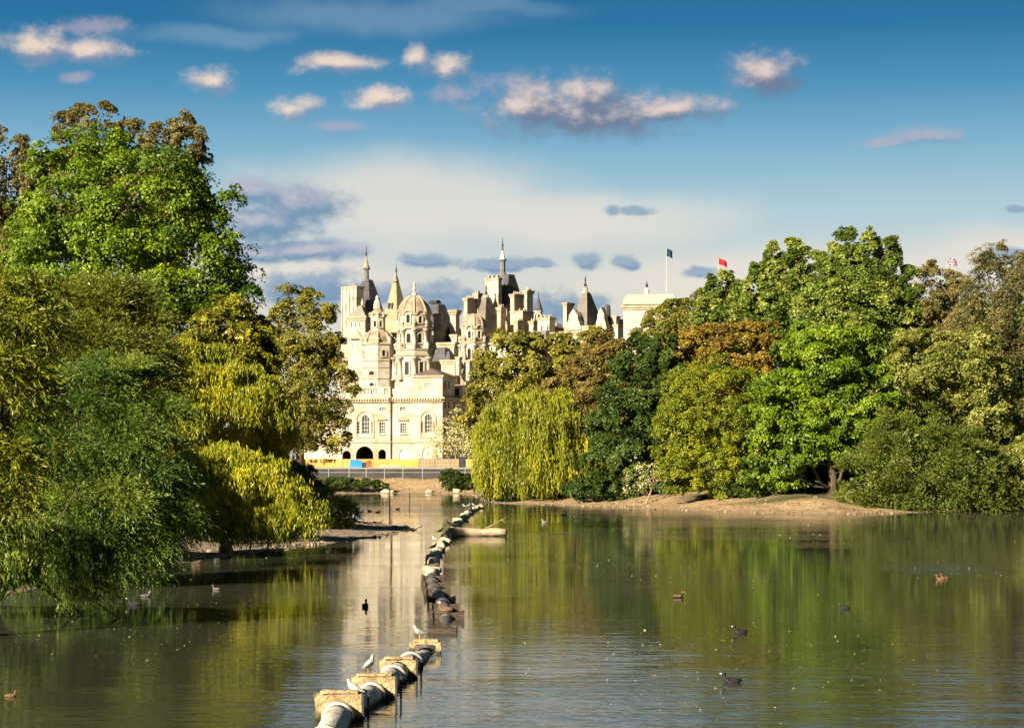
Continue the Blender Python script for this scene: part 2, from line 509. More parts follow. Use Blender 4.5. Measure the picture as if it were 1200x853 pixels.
def ground_mat():
    m, N, L, p = new_mat('ground_soil')
    tc = N.new('ShaderNodeTexCoord')
    def nz(scale, det=6, rough=0.65):
        n = N.new('ShaderNodeTexNoise'); n.inputs['Scale'].default_value = scale; n.inputs['Detail'].default_value = det; n.inputs['Roughness'].default_value = rough
        L.new(tc.outputs['Object'], n.inputs['Vector']); return n.outputs[0]
    def attr(a):
        n = N.new('ShaderNodeAttribute'); n.attribute_name = a; return n.outputs['Fac']
    def mix(f, a, b):
        n = N.new('ShaderNodeMix'); n.data_type = 'RGBA'
        L.new(f, n.inputs[0]); L.new(a, n.inputs[6]); L.new(b, n.inputs[7]); return n.outputs[2]
    sand = ramp_node(N, [(0.28, (0.15, 0.09, 0.045)), (0.45, (0.29, 0.2, 0.11)), (0.72, (0.43, 0.31, 0.18))]); L.new(nz(0.9), sand.inputs[0])
    mud = ramp_node(N, [(0.3, (0.15, 0.115, 0.085)), (0.7, (0.33, 0.26, 0.19))]); L.new(nz(0.5), mud.inputs[0])
    grass = ramp_node(N, [(0.3, (0.025, 0.04, 0.010)), (0.7, (0.07, 0.085, 0.025))]); L.new(nz(1.2), grass.inputs[0])
    grav = ramp_node(N, [(0.3, (0.36, 0.28, 0.18)), (0.7, (0.46, 0.38, 0.26))]); L.new(nz(0.4), grav.inputs[0])
    c = mix(attr('grass'), sand.outputs[0], grass.outputs[0])
    c = mix(attr('mud'), c, mud.outputs[0])
    c = mix(attr('gravel'), c, grav.outputs[0])
    L.new(c, p.inputs['Base Color'])
    p.inputs['Roughness'].default_value = 0.92
    p.inputs['Specular IOR Level'].default_value = 0.2
    b = N.new('ShaderNodeBump'); b.inputs['Strength'].default_value = 0.7; b.inputs['Distance'].default_value = 0.25
    L.new(nz(1.6, 8), b.inputs['Height']); L.new(b.outputs[0], p.inputs['Normal'])
    return m


def build_ground():
    xs = np.concatenate([[-3000, -1200, -500, -250, -150, -110, -85], np.arange(-70, 112, 1.0), [125, 150, 200, 300, 500, 1200, 3000]])
    ys = np.concatenate([[-400, -150, -80, -30, 0, 20, 40], np.arange(56, 350, 1.0), [350.2, 350.5], np.arange(352, 380, 2.0), [400, 450, 520, 600, 750, 1000, 1500, 2500, 5000]])
    X, Y = np.meshgrid(xs, ys)
    Z = height(X, Y)
    d = lake_distance(X, Y)
    ny, nx = X.shape
    co = np.stack([X, Y, Z], -1).reshape(-1, 3)
    i = np.arange(ny - 1)[:, None] * nx + np.arange(nx - 1)[None]
    quads = np.stack([i, i + 1, i + 1 + nx, i + nx], -1).reshape(-1, 4)
    me = bpy.data.meshes.new('ground')
    me.vertices.add(len(co)); me.vertices.foreach_set('co', co.ravel())
    me.loops.add(quads.size); me.loops.foreach_set('vertex_index', quads.ravel().astype(np.int32))
    me.polygons.add(len(quads)); me.polygons.foreach_set('loop_start', np.arange(0, quads.size, 4, dtype=np.int32))
    me.polygons.foreach_set('use_smooth', np.ones(len(quads), bool))
    me.update()
    wob = 3 * np.sin(X * 0.31 + 2 * np.sin(Y * 0.17)) + 2 * np.sin(Y * 0.43)
    grass = sstep(d + wob, 8, 15) * (1 - (Y > 318) * (Y < 351) * (X > -40) * (X < 6))
    mud = np.maximum((X < -2) * (Y < 300) * (1 - sstep(d, 6, 12)), (1 - sstep(d, 0.0, 1.4)) * 0.8)
    grav = ((Y > 350.4) & (X > -60) & (X < 60)) * 1.0
    for nm, a in (('grass', grass), ('mud', mud), ('gravel', grav)):
        at = me.attributes.new(nm, 'FLOAT', 'POINT'); at.data.foreach_set('value', a.ravel().astype(np.float32))
    me.materials.append(ground_mat())
    o = bpy.data.objects.new('ground', me); COL.objects.link(o)
    tag(o, 'sandy lake shore rising to grass and pale gravel', None, kind='structure')


def water_mat():
    m, N, L, p = new_mat('lake_water')
    tc = N.new('ShaderNodeTexCoord')
    geo = tc.outputs['Object']
    sep = N.new('ShaderNodeSeparateXYZ'); L.new(geo, sep.inputs[0])
    def mp(sx, sy):
        n = N.new('ShaderNodeMapping'); n.inputs['Scale'].default_value = (sx, sy, 1); L.new(geo, n.inputs[0]); return n.outputs[0]
    def nz(v, scale, det=3, rough=0.5, dist=0.0):
        n = N.new('ShaderNodeTexNoise'); n.inputs['Scale'].default_value = scale; n.inputs['Detail'].default_value = det
        n.inputs['Roughness'].default_value = rough; n.inputs['Distortion'].default_value = dist
        L.new(v, n.inputs['Vector']); return n.outputs[0]
    def mt(op, a, b=None, clamp=False):
        n = N.new('ShaderNodeMath'); n.operation = op; n.use_clamp = clamp
        for i, v in enumerate((a, b)):
            if v is None: continue
            if isinstance(v, (int, float)): n.inputs[i].default_value = v
            else: L.new(v, n.inputs[i])
        return n.outputs[0]
    def mr(x, a, b, c=0.0, d=1.0):
        n = N.new('ShaderNodeMapRange'); n.interpolation_type = 'SMOOTHSTEP'; L.new(x, n.inputs[0])
        for i, v in enumerate((a, b, c, d)): n.inputs[i + 1].default_value = v
        return n.outputs[0]
    # patches where the breeze touches the water
    patch = mr(nz(mp(0.022, 0.045), 1.0, 3, 0.55), 0.44, 0.66)
    near = mr(sep.outputs[1], 44, 74, 1.0, 0.0)
    patch2 = mr(nz(mp(0.10, 0.16), 1.0, 3, 0.6), 0.38, 0.62)
    gust = mt('MAXIMUM', mt('MULTIPLY', patch, 0.20), mt('MULTIPLY', near, mt('ADD', 0.08, mt('MULTIPLY', patch2, 0.30))))
    # disturbed water round the two birds on the right
    def blob(cx, cy, rx, ry):
        a = mt('DIVIDE', mt('SUBTRACT', sep.outputs[0], cx), rx); b = mt('DIVIDE', mt('SUBTRACT', sep.outputs[1], cy), ry)
        return mr(mt('ADD', mt('MULTIPLY', a, a), mt('MULTIPLY', b, b)), 1.0, 0.0)
    streak = mr(nz(mp(0.5, 1.1), 1.0, 4, 0.6), 0.42, 0.6)
    wake = mt('MAXIMUM', blob(19.8, 101.5, 3.6, 8.5), mt('MULTIPLY', blob(3.4, 150, 2.8, 3.0), 0.7))
    amp = mt('ADD', mt('ADD', 0.07, gust), mt('MULTIPLY', mt('MULTIPLY', wake, streak), 0.55))
    w1 = nz(mp(0.75, 1.9), 1.0, 3, 0.55, 0.4)
    w2 = nz(mp(2.2, 5.0), 1.0, 2, 0.5, 0.2)
    w3 = nz(mp(0.16, 0.5), 1.0, 2, 0.5)
    hgt = mt('ADD', mt('ADD', mt('MULTIPLY', w1, 0.10), mt('MULTIPLY', w2, 0.028)), mt('MULTIPLY', w3, 0.05))
    b = N.new('ShaderNodeBump'); b.inputs['Strength'].default_value = 1.0; b.inputs['Distance'].default_value = 0.42
    L.new(mt('MULTIPLY', hgt, amp), b.inputs['Height']); L.new(b.outputs[0], p.inputs['Normal'])
    # murky body with a brownish film in places
    film = nz(mp(0.05, 0.03), 1.0, 5, 0.6)
    r = ramp_node(N, [(0.35, (0.016, 0.022, 0.011)), (0.65, (0.055, 0.048, 0.028))]); L.new(film, r.inputs[0])
    L.new(r.outputs[0], p.inputs['Base Color'])
    rr = mr(film, 0.45, 0.7, 0.025, 0.09); L.new(rr, p.inputs['Roughness'])
    p.inputs['IOR'].default_value = 1.333
    # dusty skin on still water scatters a little light of its own
    sk = N.new('ShaderNodeBsdfDiffuse'); sk.inputs['Color'].default_value = (0.042, 0.046, 0.038, 1)
    mxs = N.new('ShaderNodeMixShader'); L.new(mr(film, 0.3, 0.7, 0.08, 0.26), mxs.inputs[0])
    L.new(p.outputs[0], mxs.inputs[1]); L.new(sk.outputs[0], mxs.inputs[2]); L.new(mxs.outputs[0], N['Material Output'].inputs[0])
    return m


def build_water():
    mb = MB()
    mb.add([(-600, -120, 0), (600, -120, 0), (600, 349, 0), (-600, 349, 0)], [(0, 1, 2, 3)])
    o = mb.build('lake_water', water_mat())
    tag(o, 'calm murky green park lake', None, kind='structure')


build_ground()
build_water()

# ------------------------------------------------------------------ buildings
class Bld:
    """a building: an Empty at its front corner, local x along the facade (to the right), y into depth"""
    def __init__(self, name, px, Y, theta, label, cat='building', zb=3.9, group=None):
        self.O = Vector((WX(px, Y), Y, zb)); self.c, self.s = math.cos(theta), math.sin(theta)
        self.root = empty(name, self.O, -theta, label, cat, group)

    def uz(self, px, py, yl=0.0):
        s = (px - 600) / F
        u = (s * (self.O.y + yl * self.c) - self.O.x - yl * self.s) / (self.c + s * self.s)
        Y = self.O.y - u * self.s + yl * self.c
        return u, H + (HY - py) / F * Y - self.O.z

    def u(self, px, yl=0.0): return self.uz(px, 0, yl)[0]
    def z(self, py, px, yl=0.0): return self.uz(px, py, yl)[1]

    def yd(self, px, u):
        s = (px - 600) / F
        return (s * (self.O.y - u * self.s) - self.O.x - u * self.c) / (self.s - s * self.c)

    def ext(self, p0, pm, p2, yl=0.0):
        """local footprint of a box whose front face spans p0..pm and whose right side recedes to p2"""
        u0, u1 = self.u(p0, yl), self.u(pm, yl)
        return u0, u1, yl, max(self.yd(p2, u1), yl + 0.3)

    def m(self, px_n, yl=0.0): return px_n / F * (self.O.y + yl)

    def block(self, name, mat, p0, pm, p2, yt, yb=None, yl=0.0, cap=None, parent=None, capmat=None):
        u0, u1, a, b = self.ext(p0, pm, p2, yl)
        zt = self.z(yt, pm, yl); zb = 0.0 if yb is None else self.z(yb, pm, yl)
        mb = MB().box(u0, u1, a, b, zb, zt)
        o = mb.build(name, mat, parent or self.root)
        if cap:
            e = cap
            c = MB().box(u0 - e, u1 + e, a - e, b + e, zt + 0.003, zt + 0.8 * e + 0.25)
            c.box(u0 - e * .5, u1 + e * .5, a - e * .5, b + e * .5, zt - 0.9 * e - .2, zt - 0.003)
            c.build('cornice', capmat or M['trim'], o)
        return o

    def roof(self, name, mat, p0, pm, p2, levels, yl=0.0, parent=None):
        """levels: (py, fraction of the footprint left) from eaves up"""
        u0, u1, a, b = self.ext(p0, pm, p2, yl)
        cu, cy = (u0 + u1) / 2, (a + b) / 2
        mb = MB()
        prev = None
        for py, fr in levels:
            z = self.z(py, pm, yl + (b - a) / 2)
            r = (cu + (u0 - cu) * fr, cu + (u1 - cu) * fr, cy + (a - cy) * fr, cy + (b - cy) * fr, z)
            if prev: mb.frustum(prev, r)
            prev = r
        return mb.build(name, mat, parent or self.root), (cu, cy)

    def lathe(self, name, mat, px, yl, prof, n=8, parent=None, smooth=False, rot=None):
        cu = self.u(px, yl)
        mb = MB().lathe(cu, yl, [(self.z(py, px, yl), self.m(r, yl)) for py, r in prof], n, rot)
        return mb.build(name, mat, parent or self.root, smooth)

    def window(self, p0, p1, yt, yb, yl=0.0, arch=False, bars=(3, 4), proud=0.0, rec=0.25, fr=0.12, parent=None, glass=None, name='window', bar=0.07):
        u0, zt = self.uz(p0, yt, yl); u1, zb = self.uz(p1, yb, yl)
        zb = self.z(yb, p0, yl)
        return make_window(parent or self.root, u0, u1, zb, zt, yl - proud, arch, bars, rec, fr, glass, name, bar)


def outline(u0, u1, zb, zt, arch, inset=0.0, n=10):
    u0 += inset; u1 -= inset; zb += inset; zt -= inset
    if not arch: return [(u0, zb), (u1, zb), (u1, zt), (u0, zt)]
    r = (u1 - u0) / 2; cu = (u0 + u1) / 2; zs = max(zt - r, zb + 0.01)
    k = (zt - zs) / r
    return [(u0, zb), (u1, zb)] + [(cu + r * math.cos(math.pi * i / n), zs + k * r * math.sin(math.pi * i / n)) for i in range(n + 1)]


def make_window(parent, u0, u1, zb, zt, y, arch=False, bars=(3, 4), rec=0.25, fr=0.12, glass=None, name='window', bar=0.07, frame_mat=None):
    """frame with glazing bars and a recessed pane; y is the wall face, the frame sits rec behind it"""
    f = MB()
    o_, i_ = outline(u0, u1, zb, zt, arch), outline(u0, u1, zb, zt, arch, fr)
    ya, yb = y + rec - 0.10, y + rec
    n = len(o_)
    for k in range(n):
        a, b = o_[k], o_[(k + 1) % n]; c, d = i_[(k + 1) % n], i_[k]
        f.add([(a[0], ya, a[1]), (b[0], ya, b[1]), (c[0], ya, c[1]), (d[0], ya, d[1]), (d[0], yb, d[1]), (c[0], yb, c[1]), (a[0], yb, a[1]), (b[0], yb, b[1])],
              [(0, 1, 2, 3), (3, 2, 5, 4), (0, 6, 7, 1)])
    zs = zt - (u1 - u0) / 2 if arch else zt
    nb, mb_ = bars
    for k in range(1, nb):
        u = u0 + (u1 - u0) * k / nb
        top = zt - fr if not arch else zs + math.sqrt(max(0, ((u1 - u0) / 2) ** 2 - (u - (u0 + u1) / 2) ** 2)) - fr
        f.box(u - bar / 2, u + bar / 2, ya + 0.02, yb - 0.01, zb + fr, top)
    for k in range(1, mb_):
        z = zb + (zs - zb if arch else zt - zb) * k / (mb_ - (0 if not arch else 0.3))
        f.box(u0 + fr, u1 - fr, ya + 0.03, yb - 0.02, z - bar / 2, z + bar / 2)
    w = f.build(name, frame_mat or M['frame'], parent)
    p = MB(); q = outline(u0, u1, zb, zt, arch, fr * 0.5)
    t = tessellate_polygon([[Vector((x, z, 0)) for x, z in q]])
    p.add([(x, yb - 0.015, z) for x, z in q], [tuple(k) for k in t])
    p.build('pane', glass or M['glass'], w)
    return w


def stone_wall_mat():
    """ashlar: courses and joints with a little tone difference from block to block"""
    m, N, L, p = new_mat('ashlar_stone')
    tc = N.new('ShaderNodeTexCoord')
    sep = N.new('ShaderNodeSeparateXYZ'); L.new(tc.outputs['Object'], sep.inputs[0])
    ad = N.new('ShaderNodeMath'); ad.operation = 'ADD'; L.new(sep.outputs[0], ad.inputs[0]); L.new(sep.outputs[1], ad.inputs[1])
    cb = N.new('ShaderNodeCombineXYZ'); L.new(ad.outputs[0], cb.inputs[0]); L.new(sep.outputs[2], cb.inputs[1])
    br = N.new('ShaderNodeTexBrick'); br.inputs['Scale'].default_value = 1.0
    br.inputs['Brick Width'].default_value = 1.4; br.inputs['Row Height'].default_value = 0.62; br.inputs['Mortar Size'].default_value = 0.035
    br.inputs['Color1'].default_value = (0.42, 0.395, 0.325, 1); br.inputs['Color2'].default_value = (0.485, 0.46, 0.385, 1); br.inputs['Mortar'].default_value = (0.33, 0.27, 0.19, 1)
    L.new(cb.outputs[0], br.inputs['Vector'])
    nz = N.new('ShaderNodeTexNoise'); nz.inputs['Scale'].default_value = 0.3; nz.inputs['Detail'].default_value = 7; L.new(tc.outputs['Object'], nz.inputs['Vector'])
    r = ramp_node(N, [(0.36, (0.66, 0.56, 0.43)), (0.52, (0.95, 0.93, 0.9)), (0.62, (1, 1, 1))]); L.new(nz.outputs[0], r.inputs[0])
    mx = N.new('ShaderNodeMix'); mx.data_type = 'RGBA'; mx.blend_type = 'MULTIPLY'; mx.inputs[0].default_value = 1
    L.new(br.outputs[0], mx.inputs[6]); L.new(r.outputs[0], mx.inputs[7]); L.new(mx.outputs[2], p.inputs['Base Color'])
    p.inputs['Roughness'].default_value = 0.9; p.inputs['Specular IOR Level'].default_value = 0.2
    return m


M['ashlar'] = stone_wall_mat()


def horse_guards():
    B = Bld('horse_guards_block', 518.5, 480, R(17), 'cream stone classical block with arched windows and dark arches behind the yellow hoarding')
    rt = B.root
    zc = B.z(468, 518.5)
    uL = -34.0
    D = B.yd(546, 0.0)
    holes, wins = [], []

    def hole(p0, p1, yt, yb, arch=False):
        u0, u1 = B.u(p0), B.u(p1); zt = B.z(yt, (p0 + p1) / 2); zb = max(B.z(yb, (p0 + p1) / 2), 0.02)
        holes.append(outline(u0, u1, zb, zt, arch)); return (u0, u1, zb, zt)

    sp = []
    for c0, c1, s, yt, yb in ((424, 432.6, (418.8, 421.4, 435.2, 437.2), 486.5, 508.5), (498, 506, (493.1, 495.4, 508.2, 510.2), 485.3, 507)):
        sp.append((hole(c0, c1, yt, yb, True), True, (3, 4), M['glass']))
        sp.append((hole(s[0], s[1], 494, yb), False, (1, 4), M['glass'])); sp.append((hole(s[2], s[3], 494, yb), False, (1, 4), M['glass']))
    for p0, p1, a, b, ar, br in ((444.7, 451, 495, 508, False, (3, 4)), (469.2, 475.8, 496, 507.5, False, (3, 4)), (444.7, 451, 477.6, 481.6, False, (3, 2)),
                                 (468.8, 475.4, 477, 481.4, False, (3, 2)), (403.5, 409, 495, 507, False, (3, 4)), (403.5, 409, 477.6, 481.6, False, (3, 2))):
        sp.append((hole(p0, p1, a, b, ar), ar, br, M['glass']))
    for p0, p1, a in ((468, 476.7, 526.5), (495, 506.5, 523.5)):
        sp.append((hole(p0, p1, a, 539, True), True, (3, 3), M['frame']))
    deep = [hole(417, 437.3, 522.7, 546, True), hole(443.3, 452.3, 526.4, 546, True), hole(401, 411, 528, 546, True)]
    MB().wall([(uL, 0), (0, 0), (0, zc), (uL, zc)], holes, 0.45).build('wall', M['ashlar'], rt)
    for (u0, u1, zb, zt), ar, br, gl in sp:
        make_window(rt, u0, u1, zb, zt, 0.0, ar, br, 0.35, 0.09, gl, bar=0.055)
    # carriage arches: a vaulted passage runs into the block
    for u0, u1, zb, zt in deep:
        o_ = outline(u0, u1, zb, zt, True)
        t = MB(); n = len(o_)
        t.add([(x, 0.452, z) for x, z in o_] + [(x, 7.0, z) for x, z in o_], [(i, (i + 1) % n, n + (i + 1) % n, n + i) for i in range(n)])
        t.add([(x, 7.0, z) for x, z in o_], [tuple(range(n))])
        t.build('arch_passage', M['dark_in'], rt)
    # blind niches round the two great windows, hoods over the plain ones
    for c0, c1, yt, yb in ((416.6, 438.6, 480.7, 513.5), (491.8, 511.4, 480.5, 513)):
        u0, u1 = B.u(c0), B.u(c1); zt, zb = B.z(yt, c0), B.z(yb, c0)
        o_, i_ = outline(u0, u1, zb, zt, True), outline(u0, u1, zb, zt, True, 0.36)
        t = MB()
        for k in range(len(o_)):
            a, b = o_[k], o_[(k + 1) % len(o_)]; c, d = i_[(k + 1) % len(o_)], i_[k]
            t.add([(a[0], -0.22, a[1]), (b[0], -0.22, b[1]), (c[0], -0.22, c[1]), (d[0], -0.22, d[1]), (d[0], -0.003, d[1]), (c[0], -0.003, c[1]), (a[0], -0.003, a[1]), (b[0], -0.003, b[1])],
                  [(0, 1, 2, 3), (3, 2, 5, 4), (0, 6, 7, 1)])
        t.build('arch_surround', M['trim'], rt)
    for c0, c1, yt in ((441.8, 453.8, 488.0), (466.3, 478.6, 488.5), (400.5, 412, 488.5)):
        u0, u1 = B.u(c0), B.u(c1); zt = B.z(yt, c0)
        MB().extrude([(u0, zt - .75), (u1, zt - .75), (u1, zt - .55), ((u0 + u1) / 2, zt), (u0, zt - .55)], -0.45, -0.004).build('window_hood', M['trim'], rt)
    for c0, c1, yt in ((444.2, 451.5, 508.5), (468.7, 476.2, 508)):
        u0, u1 = B.u(c0), B.u(c1); zt = B.z(yt, c0)
        MB().box(u0, u1, -0.3, -0.004, zt - 0.25, zt - 0.02).build('window_sill', M['trim'], rt)
    # side wall (in shade), rear and floor plate
    side = []
    def shole(p0, p1, yt, yb):
        a, b = B.yd(p0, 0), B.yd(p1, 0)
        zt, zb = B.z(yt, 519), B.z(yb, 519)
        side.append((a, b, zb, zt))
    for p in (520.7, 525.0, 531.3): shole(p, p + 2.2, 470.5, 478); shole(p, p + 2.2, 494, 508)
    shole(543, 545.4, 495, 507)
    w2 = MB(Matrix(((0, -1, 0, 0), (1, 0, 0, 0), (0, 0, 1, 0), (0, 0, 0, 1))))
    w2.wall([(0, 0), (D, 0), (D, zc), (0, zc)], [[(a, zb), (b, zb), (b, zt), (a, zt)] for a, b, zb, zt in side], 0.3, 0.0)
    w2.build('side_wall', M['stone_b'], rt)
    for a, b, zb, zt in side:
        g = MB().box(-0.32, -0.26, a, b, zb, zt); g.build('side_window', M['glass'], rt)
    MB().box(uL, -0.4, D - 0.5, D, 0, zc).build('rear_wall', M['stone'], rt)
    # string courses, dentilled cornice
    s_ = MB()
    for py, t, e in ((516.6, 0.35, 0.22), (492.6, 0.16, 0.08), (521, 0.12, 0.06)):
        z = B.z(py, 500)
        if py < 500:
            continue
        s_.box(uL, e, -e, -0.003, z - t, z); s_.box(0.003, e, 0, D, z - t, z)
    s_.build('string_course', M['trim'], rt)
    c = MB().box(uL, 0.7, -0.7, -0.003, zc + 0.1, zc + 0.55).box(uL, 0.4, -0.4, -0.003, zc - 0.55, zc - 0.35).box(0.003, 0.7, 0.0, D, zc + 0.1, zc + 0.55).box(uL, 0, 0.003, D, zc + 0.003, zc + 0.3)
    for k in range(int(34 / 0.62)):
        c.box(-0.1 - k * 0.62 - 0.34, -0.1 - k * 0.62, -0.58, -0.004, zc - 0.35, zc + 0.1)
    for k in range(int(D / 0.62)):
        c.box(0.004, 0.58, 0.1 + k * 0.62, 0.44 + k * 0.62, zc - 0.35, zc + 0.1)
    c.build('cornice', M['trim'], rt)
    z0 = zc + 0.56
    # parapets: balustrade panel left of the down pipe, low blocking course right of it
    u0, u1 = B.u(405), B.u(458.6); zt = B.z(453.5, 440)
    pb = MB().box(uL, u1, 0.0, 0.8, z0, z0 + 0.7).box(uL, u1, -0.1, 0.9, zt - 0.35, zt)
    k = u0
    while k < u1:
        pb.box(k, k + 0.32, 0.2, 0.6, z0 + 0.7, zt - 0.35); k += 0.62
    for q in (405, 420, 444, 454): pb.box(B.u(q), B.u(q) + 1.3, -0.05, 0.85, z0 + 0.7, zt - 0.35)
    pb.build('balustrade', M['stone'], rt)
    u0, u1 = B.u(460.6), B.u(483.5); zt = B.z(457, 470)
    MB().box(u0, u1 - .01, 0.0, 0.8, z0, zt).box(u0, u1 - .01, -0.1, 0.9, zt + .003, zt + 0.25).build('parapet', M['stone'], rt)
    # attic storey with hipped roof
    u0, u1 = B.u(483.5), 0.0; zt = B.z(442, 500); Da = B.yd(533, 0.0)
    a0, a1, az0, az1 = B.u(497.7), B.u(504), B.z(455.3, 500), B.z(449, 500)
    at = MB().wall([(u0, z0), (u1, z0), (u1, zt), (u0, zt)], [[(a0, az0), (a1, az0), (a1, az1), (a0, az1)]], 0.4)
    at.add([(u0, 0, z0), (u0, Da, z0), (u0, Da, zt), (u0, 0, zt)], [(0, 1, 2, 3)]); at.add([(u1, 0, z0), (u1, Da, z0), (u1, Da, zt), (u1, 0, zt)], [(0, 1, 2, 3)])
    at.add([(u0, Da, z0), (u1, Da, z0), (u1, Da, zt), (u0, Da, zt)], [(0, 1, 2, 3)])
    ao = at.build('attic', M['ashlar'], rt)
    make_window(ao, a0, a1, az0, az1, 0.0, False, (3, 3), 0.3, 0.12, bar=0.1)
    for p in (521, 525.2): MB().box(0.003, 0.06, B.yd(p, 0), B.yd(p + 2, 0), az0, az1 + .5).build('slit_window', M['glass'], ao)
    MB().box(u0 - .35, u1 + .35, -.35, Da + .35, zt + .003, zt + .4).build('cornice', M['trim'], ao)
    cu, cy = (u0 + u1) / 2, Da / 2; za = B.z(431, 500)
    rf = MB().add([(u0 - .3, -.3, zt + .41), (u1 + .3, -.3, zt + .41), (u1 + .3, Da + .3, zt + .41), (u0 - .3, Da + .3, zt + .41), (cu, cy - 1, za), (cu, cy + 1, za)],
                  [(0, 1, 4), (1, 2, 5, 4), (2, 3, 5), (3, 0, 4, 5), (0, 3, 2, 1)])
    rf.build('roof', M['roof_b'], ao)
    # down pipe
    up = B.u(458.6)
    dp = MB().tube([(up, -0.3, 0.02), (up, -0.3, B.z(453, 458.6))], [0.14, 0.14], 8).box(up - .4, up + .4, -0.75, -0.71, zc - .4, zc + .5)
    dp.build('down_pipe', M['bark'], rt)
    # lower wing behind, towards the right, with a small gabled roof
    Y2 = D + 0.6
    B2z = B.z(470, 540)
    MB().box(-14, 3.0, Y2, Y2 + 14, 0, zc - 1.2).build('rear_wing', M['stone_b'], rt)
    MB().extrude([(-14.3, zc - 1.19), (3.3, zc - 1.19), (-5.5, zc + 3.0)], Y2 - .2, Y2 + 14.2).build('rear_roof', M['slate_g'], rt)
    a = MB().box(-2.2, 0.4, D - 4.0, D - 1.2, zc + .31, zc + 3.6); ac = a.build('roof_turret', M['stone'], rt)
    MB().box(-1.5, -0.3, D - 4.06, D - 4.003, zc + 1.2, zc + 2.8).build('slit_window', M['glass'], ac)


def columns(B, parent, px, yl, yt, yb, rpx, n=8, r=0.32, rot=math.pi / 8):
    cu = B.u(px, yl); z0, z1 = B.z(yb, px, yl), B.z(yt, px, yl); rad = B.m(rpx, yl)
    for i in range(n):
        a = rot + 2 * math.pi * i / n
        if math.sin(a) > 0.45: continue
        x, y = cu + rad * math.cos(a), yl + rad * math.sin(a)
        MB().lathe(x, y, [(z0, r * 1.4), (z0 + .4, r * 1.4), (z0 + .41, r), (z1 - .5, r * .85), (z1 - .45, r * 1.3), (z1, r * 1.45)], 8).build('column', M['stone'], parent, True)


def facet_window(B, parent, px, yl, rpx, yt, yb, wpx, arch=True, k=0, bars=(2, 3), name='window'):
    """window on the facet k (0 = facing the front, 1 = next to the right) of an octagonal drum"""
    cu = B.u(px, yl); ap = B.m(rpx, yl) * math.cos(math.pi / 8)
    z0, z1 = B.z(yb, px, yl), B.z(yt, px, yl); w = B.m(wpx, yl) / 2
    e = empty_part('window_bay', parent, (cu, yl, 0), k * math.pi / 4) if k else None
    f = MB(Matrix.Translation((cu, yl, 0)) @ Matrix.Rotation(k * math.pi / 4, 4, 'Z'))
    o_, i_ = outline(-w - .35, w + .35, z0 - .3, z1 + .35, arch), outline(-w, w, z0, z1, arch)
    n = len(o_)
    for q in range(n):
        a, b = o_[q], o_[(q + 1) % n]; c, d = i_[(q + 1) % n], i_[q]
        f.add([(a[0], -ap - .3, a[1]), (b[0], -ap - .3, b[1]), (c[0], -ap - .3, c[1]), (d[0], -ap - .3, d[1]), (d[0], -ap + .05, d[1]), (c[0], -ap + .05, c[1]), (a[0], -ap + .05, a[1]), (b[0], -ap + .05, b[1])],
              [(0, 1, 2, 3), (3, 2, 5, 4), (0, 6, 7, 1)])
    fo = f.build(name, M['stone'], parent)
    g = MB(f.M)
    t = tessellate_polygon([[Vector((x, z, 0)) for x, z in i_]])
    g.add([(x, -ap - 0.03, z) for x, z in i_], [tuple(q) for q in t])
    g.build('pane', M['dark_in'] if arch else M['glass'], fo)
    return fo


def empty_part(name, parent, loc, rz):
    return None


